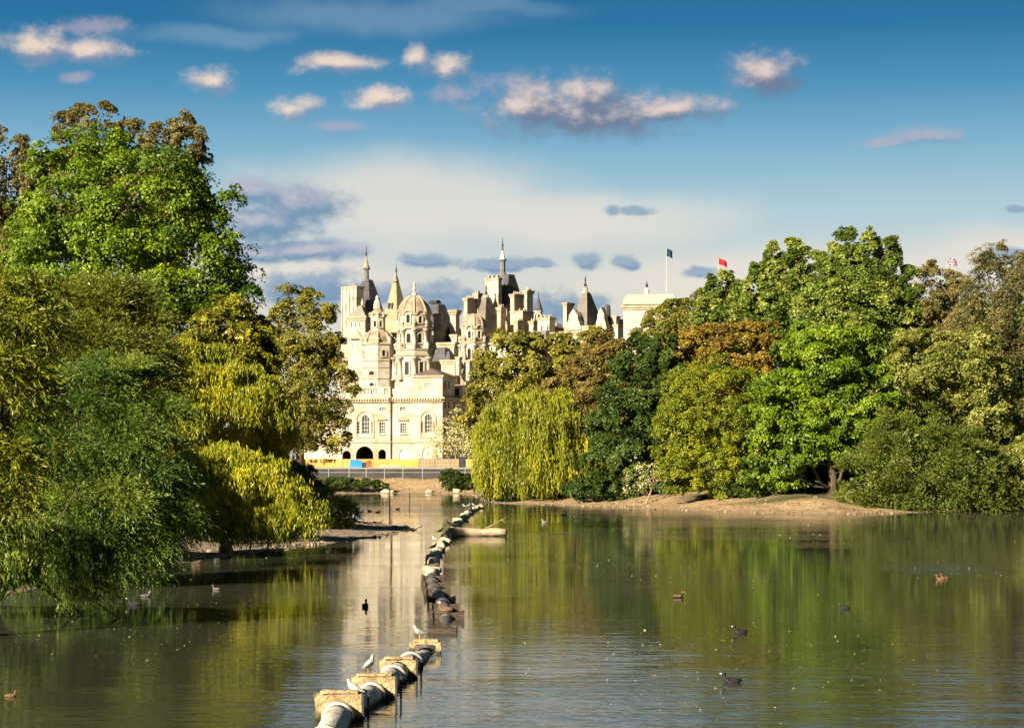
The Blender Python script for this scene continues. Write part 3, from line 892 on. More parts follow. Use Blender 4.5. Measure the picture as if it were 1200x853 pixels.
def war_office():
    B = Bld('war_office', 505, 560, R(20), 'cream stone palace with three domed corner towers rising behind the arched block')
    rt = B.root
    # main body and wings
    b = B.block('wall', M['stone_b'], 395, 512, 566, 418, yl=3.0, cap=0.6)
    for p in range(398, 512, 9):
        B.window(p + 2, p + 5, 428, 440, 3.0, False, (2, 3), proud=0.30, rec=0.25, parent=b)
    for p in range(513, 560, 7):
        pass
    bw = B.block('wing_wall', M['stone'], 506, 532, 545, 404, 470, yl=2.0, cap=0.5)
    for p in (508.5, 513.5, 519, 525): B.window(p, p + 2.6, 408, 415, 2.0, True, (1, 1), proud=0.3, parent=bw)
    B.block('wing_wall', M['brick'], 517, 533, 540, 424, 480, yl=-6.0, cap=0.35)
    B.roof('roof', M['slate'], 506, 522, 534, [(424, 1.0), (408, 0.55)], yl=-3.0)
    B.roof('roof', M['slate_g'], 534, 546, 556, [(440, 1.0), (413, 0.25)], yl=-4.0)
    B.block('wing_wall', M['stone_b'], 534, 546, 556, 440, yl=-4.0, cap=0.3)
    # left pavilion with hipped grey roof
    p = B.block('pavilion', M['stone'], 408, 428, 437, 373, yl=2.0, cap=0.5)
    B.roof('roof', M['slate_g'], 407, 428.5, 438, [(371.5, 1.0), (358, 0.14)], yl=1.9, parent=p)
    for q in (411, 415.5, 420): B.window(q, q + 2.4, 377, 384, 2.0, False, (1, 1), proud=.3, parent=p)
    u0, u1 = B.u(409, 1.2), B.u(426, 1.2); z0, z1 = B.z(397, 418, 1.2), B.z(387, 418, 1.2)
    MB().extrude([(u0, z0), (u1, z0), ((u0 + u1) / 2, z1)], 1.2, 2.0).build('gable', M['trim'], p)
    for q in (412, 418.5): B.window(q, q + 2.8, 403, 411, 2.0, False, (2, 2), proud=.3, parent=p)
    B.lathe('finial', M['stone_b'], 424.5, 5.0, [(359, 1.2), (355, 1.6), (352, 0.7), (349, 0.2)], 8, parent=p)

    # left tower: tall square-set drum, brown dome, open lantern with its own small dome
    t = B.lathe('tower', M['stone'], 443, -1.0, [(470, 19), (404.5, 19)], 8)
    B.lathe('cornice', M['trim'], 443, -1.0, [(404.4, 20.5), (402.5, 20.5), (402.4, 19), (401, 18.5)], 8, parent=t)
    B.lathe('dome', M['tan_dome'], 443, -1.0, [(401, 18.3), (397, 17.5), (393, 15.5), (390, 12.8), (387.5, 10)], 8, parent=t)
    B.lathe('lantern', M['stone'], 443, -1.0, [(390, 10), (386.8, 9.4), (386.6, 8.6), (372.5, 8.6), (372.3, 9.8), (371, 9.8)], 8, parent=t)
    B.lathe('cap_dome', M['tan_dome'], 443, -1.0, [(371, 9), (367, 8), (363.5, 5.6), (361.5, 3)], 16, parent=t, smooth=True)
    B.lathe('statue', M['stone'], 442, -1.0, [(362, 4.5), (357, 4.2), (353, 3.2), (351, 1.6), (349, 2.2), (346, 0.6)], 8, parent=t)
    facet_window(B, t, 443, -1.0, 8.6, 376.5, 383.5, 3.0, True, 0); facet_window(B, t, 443, -1.0, 8.6, 376.5, 383.5, 3.0, True, 1)
    facet_window(B, t, 443, -1.0, 19, 435.5, 440, 7, True, 0, name='lunette'); facet_window(B, t, 443, -1.0, 19, 449, 453, 6, True, 0, name='lunette')
    facet_window(B, t, 443, -1.0, 19, 411, 418, 4, True, 1); facet_window(B, t, 443, -1.0, 19, 411, 418, 3, True, -1)
    for y in (424, 432, 445): B.lathe('string_course', M['trim'], 443, -1.0, [(y, 19.3), (y - 1, 19.9), (y - 1.6, 19.3)], 8, parent=t)

    ribs(B, t, 443, -1.0, [(401, 18.5), (397, 17.7), (393, 15.7), (390, 13)], M['trim'])
    urns(B, t, 443, -1.0, 402.5, 19.6); urns(B, t, 443, -1.0, 371, 9.4, h=1.2)
    # main tower
    t = B.lathe('tower', M['stone'], 485.5, 0.0, [(470, 23), (418, 23), (417.8, 21.5), (410, 21.5), (409.8, 17.5), (384, 17.5)], 8)
    B.lathe('cornice', M['trim'], 485.5, 0.0, [(417.9, 24.5), (416, 24.5), (415.8, 23), (414, 22)], 8, parent=t)
    B.lathe('cornice', M['trim'], 485.5, 0.0, [(411, 22.6), (409.2, 22.6), (409, 20)], 8, parent=t)
    B.lathe('cornice', M['trim'], 485.5, 0.0, [(386, 20.2), (383.4, 20.8), (383.2, 19)], 8, parent=t)
    B.lathe('drum', M['stone_b'], 485.5, 0.0, [(383.2, 19.2), (370, 19.2), (369.8, 20.4), (368, 20.4)], 8, parent=t)
    B.lathe('dome', M['tan_dome'], 485.5, 0.0, [(368, 19.2), (364, 18.2), (359, 16.2), (354, 13.2), (350, 9.4), (347, 5.4), (346, 3)], 16, parent=t, smooth=True)
    B.lathe('finial', M['stone'], 485.5, 0.0, [(346.5, 3.4), (344, 3.0), (342, 1.2), (338.5, 2.4), (336, 1.2), (333, 1.6), (330, 0.3)], 8, parent=t)
    columns(B, t, 485.5, 0.0, 386, 409, 18.4, r=0.55)
    columns(B, t, 485.5, 0.0, 419, 446, 23.6, r=0.6)
    facet_window(B, t, 485.5, 0.0, 17.5, 391.5, 402.5, 5.2, True, 0); facet_window(B, t, 485.5, 0.0, 17.5, 391.5, 402.5, 5.2, True, 1); facet_window(B, t, 485.5, 0.0, 17.5, 391.5, 402.5, 5.2, True, -1)
    facet_window(B, t, 485.5, 0.0, 19.2, 369.5, 379.5, 4.4, True, 0); facet_window(B, t, 485.5, 0.0, 19.2, 371.5, 379.5, 4, True, 1); facet_window(B, t, 485.5, 0.0, 19.2, 371.5, 379.5, 4, True, -1)
    for k in (0, 1, -1): facet_window(B, t, 485.5, 0.0, 23, 425, 440, 5, False, k)

    ribs(B, t, 485.5, 0.0, [(368, 19.3), (364, 18.4), (359, 16.4), (354, 13.4), (350, 9.6), (347, 5.6)], M['trim'])
    urns(B, t, 485.5, 0.0, 383.2, 20.0); urns(B, t, 485.5, 0.0, 409, 22.0)
    for k in (0, 1, -1): arc_pediment(B, t, 485.5, 0.0, 19.2, 363.5, 370, 12, k)
    # right tower
    t = B.lathe('tower', M['stone'], 555.5, 2.0, [(470, 18), (428, 18), (427.8, 15.6), (402, 15.6)], 8)
    B.lathe('drum', M['stone_b'], 555.5, 2.0, [(400.6, 14.8), (386, 14.8), (385.8, 15.8), (384.4, 15.8)], 8, parent=t)
    B.lathe('cornice', M['trim'], 555.5, 2.0, [(403.5, 16.6), (400.9, 17.4), (400.7, 15)], 8, parent=t)
    B.lathe('cornice', M['trim'], 555.5, 2.0, [(429, 19), (427, 19), (426.8, 17)], 8, parent=t)
    B.lathe('dome', M['tan_dome'], 555.5, 2.0, [(384.4, 13.4), (380.5, 13.2), (375.5, 11.9), (371.5, 9.2), (368.5, 5.4), (367.5, 2)], 16, parent=t, smooth=True)
    columns(B, t, 555.5, 2.0, 404, 427, 16.2, r=0.45)
    ribs(B, t, 555.5, 2.0, [(384.4, 13.5), (380.5, 13.3), (375.5, 12), (371.5, 9.4), (368.5, 5.6)], M['trim'], r=.25)
    urns(B, t, 555.5, 2.0, 400.8, 16.6)
    for k in (0, 1): arc_pediment(B, t, 555.5, 2.0, 14.8, 381, 386, 9, k)
    for k in (0, 1): facet_window(B, t, 555.5, 2.0, 15.6, 409, 422, 4, True, k); facet_window(B, t, 555.5, 2.0, 14.8, 388.5, 397, 3.4, True, k)
    for px_, yl_, r_ in ((443, -1.0, 19), (485.5, 0.0, 23)):
        for k in (0, 1, -1):
            facet_window(B, rt, px_, yl_, r_, 458, 466, 4.5, True, k, name='lower_window')
    # broken roofs, low walls and small dormers filling the gap between the main and right towers
    for a_, b_, c_, yt, yb, yl, mat in ((507, 513, 518, 410, 424, -2, 'slate_g'), (520, 527, 533, 412, 424, -4, 'slate'), (540, 546, 551, 404, 428, 0, 'slate_b'), (534, 538, 541, 420, 440, -7, 'stone'), (546, 550, 554, 424, 446, -6, 'stone')):
        if 'slate' in mat: B.roof('roof', M[mat], a_, b_, c_, [(yb, 1.0), (yt, .35)], yl=yl)
        else:
            o = B.block('dormer', M[mat], a_, b_, c_, yt, yb, yl=yl, cap=.2)
            B.window(a_ + .8, a_ + 2.8, yt + 4, yt + 11, yl, True, (1, 1), proud=.3, parent=o)
    for q in (447.5, 451, 456, 463, 467): B.window(q, q + 2.0, 396, 406, 3.0, True, (1, 1), proud=.3, name='window')
    B.block('wing_wall', M['stone_b'], 446, 470, 474, 392, 420, yl=3.6, cap=.35)
    # chimneys and dormers on the roof between the towers
    B.block('chimney', M['brick'], 508, 516.5, 519, 369.5, 388, yl=9, cap=0.3)
    d = B.block('dormer', M['stone'], 508, 518.5, 523, 386, 404, yl=7, cap=0.3)
    for q in (510.3, 514.6): B.window(q, q + 2, 391, 398, 7, True, (1, 1), proud=.3, parent=d)
    B.block('chimney', M['stone_b'], 527.5, 534, 538.5, 366, 393, yl=9, cap=0.5)
    d = B.block('dormer', M['stone'], 528, 535, 540, 394, 408, yl=7, cap=0.3)
    for q in (529.5, 532.5): B.window(q, q + 1.6, 397, 404, 7, True, (1, 1), proud=.3, parent=d)
    B.roof('roof', M['slate'], 518, 532, 545, [(407, 1.0), (384, 0.6)], yl=10)
    for q in (455.5, 459.5, 463):
        B.lathe('roof_statue', M['stone'], q, 3.0, [(418, 1.6), (412, 1.3), (408, 1.6), (405, .9), (402.5, 1.0), (401, .3)], 6)


def urns(B, parent, px, yl, py, rpx, n=8, h=1.7):
    cu = B.u(px, yl); z = B.z(py, px, yl); rad = B.m(rpx, yl)
    for i in range(n):
        a = math.pi / 8 + 2 * math.pi * i / n
        if math.sin(a) > .5: continue
        MB().lathe(cu + rad * math.cos(a), yl + rad * math.sin(a), [(z, .35), (z + h * .2, .35), (z + h * .25, .18), (z + h * .5, .5), (z + h * .7, .42), (z + h * .8, .15), (z + h, .05)], 6).build('urn', M['stone'], parent)


def ribs(B, parent, px, yl, prof, mat, n=8, r=.32):
    cu = B.u(px, yl)
    for i in range(n):
        a = math.pi / 8 + 2 * math.pi * i / n
        if math.sin(a) > .5: continue
        MB().tube([(cu + B.m(q, yl) * math.cos(a), yl + B.m(q, yl) * math.sin(a), B.z(py, px, yl)) for py, q in prof], [r * (.5 + .5 * q / prof[0][1]) for py, q in prof], 6).build('rib', mat, parent)


def arc_pediment(B, parent, px, yl, rpx, yt, yb, wpx, k=0):
    cu = B.u(px, yl); ap = B.m(rpx, yl) * math.cos(math.pi / 8); z0, z1 = B.z(yb, px, yl), B.z(yt, px, yl); w = B.m(wpx, yl) / 2
    mb = MB(Matrix.Translation((cu, yl, 0)) @ Matrix.Rotation(k * math.pi / 4, 4, 'Z'))
    o_ = [(w * math.cos(math.pi * i / 10), z0 + (z1 - z0) * math.sin(math.pi * i / 10)) for i in range(11)]
    i_ = [(x * .72, z0 + (z - z0) * .68) for x, z in o_]
    mb.extrude(o_ + i_[::-1], -ap - .55, -ap + 1.2).build('arc_pediment', M['trim'], parent)


def spike(B, name, mat, px, yl, prof, parent=None, n=8):
    return B.lathe(name, mat, px, yl, prof, n, parent)


def whitehall():
    th = R(40)
    # --- left: slate spire tower, olive pyramid and mansard
    B = Bld('spired_mansion', 470, 700, th, 'pale mansion behind the domes with a slate spire and an olive pyramid roof')
    B.block('wall', M['stone_b'], 398, 470, 545, 393, yl=0, cap=0.5)
    c = B.block('chimney', M['stone'], 401.2, 418, 426, 337, 395, yl=-8, cap=0.35)
    f = MB()
    u0, u1, a, b_ = B.ext(401.2, 418, 426, -8)
    for k in range(5): f.box(u0 + (u1 - u0) * k / 4 - .22, u0 + (u1 - u0) * k / 4 + .22, a - .35, a - .003, B.z(395, 410, -8), B.z(338.5, 410, -8))
    f.build('pilaster', M['stone'], c)
    for q in (410.5, 413, 415): B.lathe('chimney_pot', M['brick'], q, -5, [(336, 0.6), (332.5, 0.5)], 6, parent=c)
    t = B.block('tower', M['stone_b'], 413, 434, 449, 372, 420, yl=2, cap=0.4)
    r, (cu, cy) = B.roof('roof', M['slate'], 410, 434, 452, [(372, 1.0), (357, 0.76), (342, 0.52), (328, 0.28)], yl=2, parent=t)
    px = 429.3
    yl = cy
    l = B.lathe('lantern', M['lead'], px, yl, [(330, 5.2), (327.5, 5.0), (327.3, 3.2), (316, 3.2), (315.8, 4.8), (314, 4.8)], 8, parent=t)
    B.lathe('spire', M['tan_dome'], px, yl, [(314, 4.2), (309, 2.5), (303, 1.1), (301, 0.9)], 8, parent=t)
    B.lathe('finial', M['iron'], px, yl, [(303, 0.8), (299, 0.7), (297.5, 1.3), (296, 0.7), (291, 0.4), (288, 0.2)], 6, parent=t)
    t = B.block('tower', M['stone_b'], 447, 467, 479, 397, 425, yl=3, cap=0.3)
    r, (cu, cy) = B.roof('roof', M['slate_o'], 443, 466, 485, [(397, 1.0), (366, 0.62), (330, 0.16)], yl=3, parent=t)
    B.roof('roof_cap', M['slate_g'], 459.5, 464.3, 468, [(330.3, 1.0), (318.5, 0.08)], yl=cy - 1.1, parent=t)
    B.lathe('finial', M['iron'], 464.3, cy, [(320, 0.9), (317.5, 1.2), (314, 0.5), (309, 0.2)], 6, parent=t)
    for q in (454, 457.6):
        u = B.u(q, 1.0)
        d = B.block('dormer', M['slate'], q, q + 2.0, q + 3, 355, 361.5, yl=4.3, parent=t)
    r, (cu, cy) = B.roof('mansard_roof', M['slate'], 496, 514, 531, [(384, 1.0), (370, .74), (357, 0.45)], yl=2)
    B.roof('cresting', M['iron'], 502, 512, 517.5, [(356, 1.0), (354.6, 1.06), (354.5, 0.85), (352, 0.85)], yl=cy - 2)
    # --- centre: forest of chimneys round the tall spire roof
    B = Bld('chimney_mansion', 600, 705, th, 'pale mansion with many tall chimneys round a steep slate roof and white spire')
    B.block('wall', M['stone'], 532, 600, 662, 392, yl=0, cap=0.4)
    B.block('upper_wall', M['stone_b'], 566, 598, 640, 378, 395, yl=3, cap=0.3)
    t = B.block('tower', M['stone'], 582, 594, 612, 364, 395, yl=8, cap=0.3)
    r, (cu, cy) = B.roof('roof', M['slate'], 579, 594, 615.5, [(364, 1.0), (350, 0.80), (336, 0.56), (322, 0.30)], yl=8, parent=t)
    px = 589
    B.lathe('lantern', M['lead'], px, cy, [(324, 6.0), (320.5, 5.0), (320.3, 3.4), (306, 3.4), (305.8, 4.8), (304, 4.8)], 8, parent=t)
    B.lathe('spire', M['pole_w'], px, cy, [(304, 4.0), (299, 2.3), (294, 1.1)], 8, parent=t)
    B.lathe('finial', M['iron'], px, cy, [(294.5, 1.0), (289, 0.8), (287.5, 1.4), (286, 0.7), (280, 0.3), (278, 0.15)], 6, parent=t)
    for a, b, c, yt, yb, yl, mat, cap in ((568.8, 584, 588, 327, 362, 4, 'stone', .3), (598, 602.5, 613.5, 346.5, 366, 2, 'brick', .4), (614.5, 617.5, 624.5, 342.5, 366, 4, 'stone', .45),
                                          (598, 612.5, 625.5, 365.5, 380, 1.5, 'brick', .2), (582.5, 587, 592.5, 362, 392, -2, 'stone_b', .4), (602, 606.5, 615, 377.5, 394, -3, 'stone_b', .4),
                                          (630, 644, 650.5, 373.5, 394, -3, 'stone', .3), (543.5, 547.5, 558, 351, 388, 0, 'stone_b', .35), (555.5, 560, 564, 345.5, 372, 5, 'stone', .4),
                                          (620, 625, 632, 378, 394, -2, 'stone', .3)):
        ch = B.block('chimney', M[mat], a, b, c, yt, yb, yl=yl, cap=cap)
        u0, u1, ya, yb_ = B.ext(a, b, c, yl); zt = B.z(yt, b, yl) + cap + .2
        n = 2 if (u1 - u0) < 2.5 else 3
        for i in range(n):
            for q in (.3, .7):
                MB().lathe(u0 + (u1 - u0) * (i + .5) / n, ya + (yb_ - ya) * q, [(zt, .28), (zt + .75, .22), (zt + .8, .28), (zt + .9, .26)], 6).build('chimney_pot', M['brick'], ch)
    b_ = B.block('bay', M['stone_b'], 556, 568, 585, 392, 425, yl=-4, cap=0.3)
    r, (cu, cy) = B.roof('bell_roof', M['slate_b'], 556, 568.5, 585, [(392, 1.0), (382, 0.97), (370, 0.82), (358, 0.55), (349, 0.32)], yl=-4, parent=b_)
    B.lathe('lantern', M['stone'], 569.8, cy, [(350, 3.6), (346, 3.4), (345.5, 1.6)], 8, parent=b_)
    B.lathe('finial', M['iron'], 569.8, cy, [(346, 1.6), (343, 1.8), (340, .7), (337.5, 1.1), (334, .2)], 6, parent=b_)
    t = B.lathe('turret', M['stone'], 631, 2, [(392, 5.6), (377, 5.6), (376.8, 4.4), (366, 4.4), (365.8, 6), (364.6, 6)], 8)
    B.lathe('turret_roof', M['slate'], 631, 2, [(364.6, 5.8), (357, 3.2), (350, 0.9), (348, 0.6)], 8, parent=t)
    B.lathe('finial', M['iron'], 631, 2, [(349, 0.6), (345, 0.5), (341, 0.15)], 6, parent=t)
    for k in (0, 1, -1): facet_window(B, t, 631, 2, 4.4, 368.5, 374.5, 2.2, True, k)
    for q in (604, 612, 619, 634, 641): B.window(q, q + 2.2, 381, 388, -3.2 if q > 630 else 3, False, (1, 1), proud=.3)
    r, _ = B.roof('roof', M['slate_b'], 618, 640, 660, [(404, 1.0), (388, 0.7)], yl=-6)
    for q in (584.5, 625.5, 645.5):
        d = B.block('dormer', M['stone'], q, q + 5, q + 8, 391, 404, yl=-8, cap=.25)
        for e in (0.6, 2.8): B.window(q + e, q + e + 1.5, 395.5, 401, -8, True, (1, 1), proud=.3, parent=d)
    lw = B.block('lower_wall', M['stone'], 560, 612, 668, 402, yl=-10, cap=.4)
    for q in range(563, 610, 6): B.window(q, q + 2.6, 406, 413, -10, True, (1, 1), proud=.3, parent=lw)
    for a_, b_, c_, yt, yl in ((640, 655, 664, 386, 4), (706, 724, 733, 382, 12)):
        o = B.block('low_wall', M['stone'], a_, b_, c_, yt, 420, yl=yl, cap=.35)
        for q in range(int(a_) + 2, int(b_) - 2, 5): B.window(q, q + 2.2, yt + 5, yt + 11, yl, True, (1, 1), proud=.3, parent=o)
        B.roof('roof', M['slate_g'], a_ + 1, b_ - 2, c_ - 3, [(yt - .6, 1.0), (yt - 7, .6)], yl=yl + 1)
    # --- right: pavilion with bell-shaped slate roof
    B = Bld('bell_roof_pavilion', 688, 690, R(30), 'white stone pavilion with a dark bell shaped roof and gabled dormers above the plane trees')
    w = B.block('wall', M['stone'], 652, 692, 717, 390, yl=0, cap=0.6)
    for q in (659, 667, 675, 683): B.window(q, q + 3.2, 395, 403, 0, True, (1, 1), proud=.3, parent=w)
    B.block('attic', M['stone_b'], 661, 690, 712, 383, 389, yl=1.5, cap=.2)
    t = B.block('roof_base', M['stone_b'], 672, 688, 703, 384, 390, yl=4)
    r, (cu, cy) = B.roof('bell_roof', M['slate_b'], 670.5, 688, 705, [(386, 1.0), (374, 0.93), (364, 0.74), (352, 0.46), (343, 0.24)], yl=4, parent=t)
    B.lathe('pedestal', M['stone'], 686, cy, [(344, 5), (342.5, 4.6), (342.3, 3.2), (338, 2.6), (337, 3.2), (336, 1.4)], 8, parent=t)
    B.lathe('finial', M['iron'], 686, cy, [(337, 1.4), (334, 1.8), (331, .7), (328, 1.0), (323, .2)], 6, parent=t)
    for p0, p1, yt, yb in ((662.5, 681, 362, 387), (697, 711, 360, 387)):
        yl = 1.0 if p0 < 690 else 3.0
        u0, u1 = B.u(p0, yl), B.u(p1, yl); um = (u0 + u1) / 2; z0, z1 = B.z(yb, p0, yl), B.z(yt, p0, yl); h = z1 - z0; w_ = u1 - u0
        g = MB().extrude([(u0, z0), (u1, z0), (u1 - w_ * .12, z0 + h * .35), (u1 - w_ * .22, z0 + h * .5), (u1 - w_ * .22, z0 + h * .68), (um, z1), (u0 + w_ * .22, z0 + h * .68), (u0 + w_ * .22, z0 + h * .5), (u0 + w_ * .12, z0 + h * .35)], yl, yl + 2.5)
        go = g.build('gable', M['stone'], B.root)
        B.window(p0 + (p1 - p0) * .40, p0 + (p1 - p0) * .49, yt + 10.5, yb - 4, yl, False, (1, 2), proud=.3, parent=go); B.window(p0 + (p1 - p0) * .53, p0 + (p1 - p0) * .62, yt + 10.5, yb - 4, yl, False, (1, 2), proud=.3, parent=go)
    B.block('chimney', M['brick'], 660, 664, 672, 356.5, 386, yl=5, cap=.4)
    B.lathe('turret', M['slate'], 711.5, 9, [(388, 4), (362, 4), (358, 3.2), (356.5, 1)], 8)
    B.roof('low_roof', M['slate_g'], 704, 722, 735, [(388, 1.0), (374, 0.75)], yl=10)
    B.block('chimney', M['brick'], 716, 722, 726, 372, 392, yl=8, cap=.3)
    # --- white house with green roof
    B = Bld('green_roofed_house', 792, 600, R(8), 'white rendered house with pale green copper roof half hidden by the plane tree')
    w = B.block('wall', M['render'], 730.5, 792, 796, 360, yl=0, cap=0.5)
    for q in (748, 766, 782):
        B.window(q, q + 6.5, 383, 396, 0, False, (3, 4), proud=.3, parent=w, bar=.12)
        B.window(q, q + 6.5, 410, 424, 0, False, (3, 4), proud=.3, parent=w, bar=.12)
    B.roof('roof', M['copper'], 730, 792.5, 797, [(358.5, 1.0), (352, .97), (347, 0.86)], yl=-.1)
    c = B.lathe('cupola', M['pole_w'], 758, 6, [(350, 5), (346, 4.6), (345.8, 3), (341, 3), (340.8, 3.8), (339, 2.4), (336.5, 1.2)], 8)
    B.lathe('finial', M['iron'], 758, 6, [(338, 1.4), (334, 1.8), (332, .6), (328, .2)], 6, parent=c)


horse_guards()
war_office()
whitehall()

# ------------------------------------------------------------------ trees
def leaf_mesh(name, C, A, S, Ln, Wd, tone, mat, parent=None):
    """one four-sided leaf per row: C centres, A along, S across"""
    n = len(C)
    Ln = np.broadcast_to(Ln, n)[:, None]; Wd = np.broadcast_to(Wd, n)[:, None]
    A = A / (np.linalg.norm(A, axis=1, keepdims=True) + 1e-9)
    S = S - A * np.sum(A * S, 1, keepdims=True); S = S / (np.linalg.norm(S, axis=1, keepdims=True) + 1e-9)
    Nn = np.cross(A, S)
    v = np.empty((n, 4, 3), np.float32)
    v[:, 0] = C - A * Ln * .5
    v[:, 1] = C - A * Ln * .05 + S * Wd * .5 + Nn * Wd * .12
    v[:, 2] = C + A * Ln * .5
    v[:, 3] = C - A * Ln * .05 - S * Wd * .5 + Nn * Wd * .12
    me = bpy.data.meshes.new(name)
    me.vertices.add(n * 4); me.vertices.foreach_set('co', v.ravel())
    me.loops.add(n * 4); me.loops.foreach_set('vertex_index', np.arange(n * 4, dtype=np.int32))
    me.polygons.add(n); me.polygons.foreach_set('loop_start', np.arange(0, n * 4, 4, dtype=np.int32))
    me.update()
    at = me.attributes.new('tone', 'FLOAT', 'FACE'); at.data.foreach_set('value', np.clip(tone, 0, 1).astype(np.float32))
    me.materials.append(mat)
    o = bpy.data.objects.new(name, me); COL.objects.link(o)
    if parent is not None: o.parent = parent
    return o


def rdir(rng, n):
    v = rng.normal(size=(n, 3))
    return v / (np.linalg.norm(v, axis=1, keepdims=True) + 1e-9)


def px_blobs(ells, Y, depth=0.85, rng=None):
    """ellipses drawn at pixels (cx, cy, rx, ry[, dY]) become ellipsoids of real size standing around distance Y"""
    out = []
    for e in ells:
        cx, cy, rx, ry = e[:4]; d = Y + (e[4] if len(e) > 4 else 0)
        c = W(cx, cy, d); a, b = rx / F * d, ry / F * d
        out.append((np.array(c), np.array((a, min(a, 1.3 * b) * depth, b))))
    return out


def boughs(blobs, nb, rng, size=(0.30, 0.46), flat=0.75, up=0.15):
    """secondary leafy masses spread over the surface of the main ones"""
    area = np.array([b[1][0] * b[1][2] for b in blobs]); cnt = np.maximum(3, (area / area.sum() * nb).astype(int))
    P, Rr, O = [], [], []
    for (c, r), k in zip(blobs, cnt):
        i = np.arange(k) + 0.5
        ph = np.arccos(1 - 2 * i / k); th = math.pi * (1 + 5 ** .5) * i + rng.uniform(0, 6)
        d = np.stack([np.cos(th) * np.sin(ph), np.sin(th) * np.sin(ph), np.cos(ph)], 1) + rng.normal(size=(k, 3)) * .22
        d /= np.linalg.norm(d, axis=1, keepdims=True)
        s = rng.uniform(size[0], size[1], k)
        pos = c + d * r * (1 - s * rng.uniform(.05, 1.1, k) ** .8)[:, None] * (1 + .07 * rng.normal(size=k))[:, None]
        rm = float(np.mean(r))
        keep = np.ones(k, bool)
        for c2, r2 in blobs:
            if c2 is c: continue
            keep &= np.linalg.norm((pos - c2) / r2, axis=1) > 0.62
        rad = (0.5 * r[None] + 0.5 * rm) * s[:, None] * np.array((1, 1, flat)) * rng.uniform(.85, 1.2, (k, 3))
        P.append(pos[keep]); Rr.append(rad[keep]); O.append(d[keep])
    return np.concatenate(P), np.concatenate(Rr), np.concatenate(O)


def trunk_mesh(name, base, blobs, r0, rng, mat, parent, nl=9, fork=None):
    base = Vector(base); mb = MB()
    top = max(blobs, key=lambda b: b[0][2]); ctr = Vector(sum((b[0] for b in blobs)) / len(blobs))
    zt = top[0][2] + top[1][2] * .3
    apex = Vector((top[0][0], top[0][1], zt))
    pts, rad = [], []
    for i in range(9):
        t = i / 8
        p = base.lerp(apex, t) + Vector((rng.normal() * .25, rng.normal() * .2, 0)) * (t * (1 - t) * 4) * (apex - base).length * .05
        pts.append(p); rad.append(r0 * (1 - t) ** .8 + .03 + (r0 * .5 if i == 0 else 0))
    mb.tube(pts, rad, 9)
    for dx, dy, dz, z0, rr in fork or ():
        a = Vector((0, 0, z0)); e = Vector((dx, dy, dz))
        mb.tube([a, a.lerp(e, .3) + Vector((dx * .1, 0, -.1 * dz)), a.lerp(e, .65) + Vector((dx * .05, 0, .04 * dz)), e], [rr, rr * .85, rr * .6, rr * .3], 7)
    for c, r in blobs:
        for _ in range(max(1, nl // len(blobs))):
            d = rdir(rng, 1)[0] * (1, 1, .7)
            e = Vector(c + d * r * .72)
            t = min(max(0.22 + .6 * (e.z - base.z - 2) / max(1, (zt - base.z)), .15), .8)
            k = int(t * 8); s = pts[k].lerp(pts[min(k + 1, 8)], t * 8 - k)
            L = (e - s).length; mid = s.lerp(e, .5) + Vector((0, 0, L * .12)) + Vector(rng.normal(size=3)) * L * .06
            rr = min(r0 * .45, .02 * L + .05)
            q1 = s.lerp(mid, .5) + Vector((0, 0, L * .03)); q2 = mid.lerp(e, .5)
            mb.tube([s, q1, mid, q2, e], [rr, rr * .8, rr * .6, rr * .4, rr * .15], 6)
            for _k in range(2):
                e2 = mid.lerp(e, rng.uniform(.2, .9)) + Vector(rng.normal(size=3)) * L * .22
                mb.tube([mid, mid.lerp(e2, .5) + Vector((0, 0, .1)), e2], [rr * .5, rr * .3, rr * .08], 5)
    return mb.build(name, mat, parent, True)


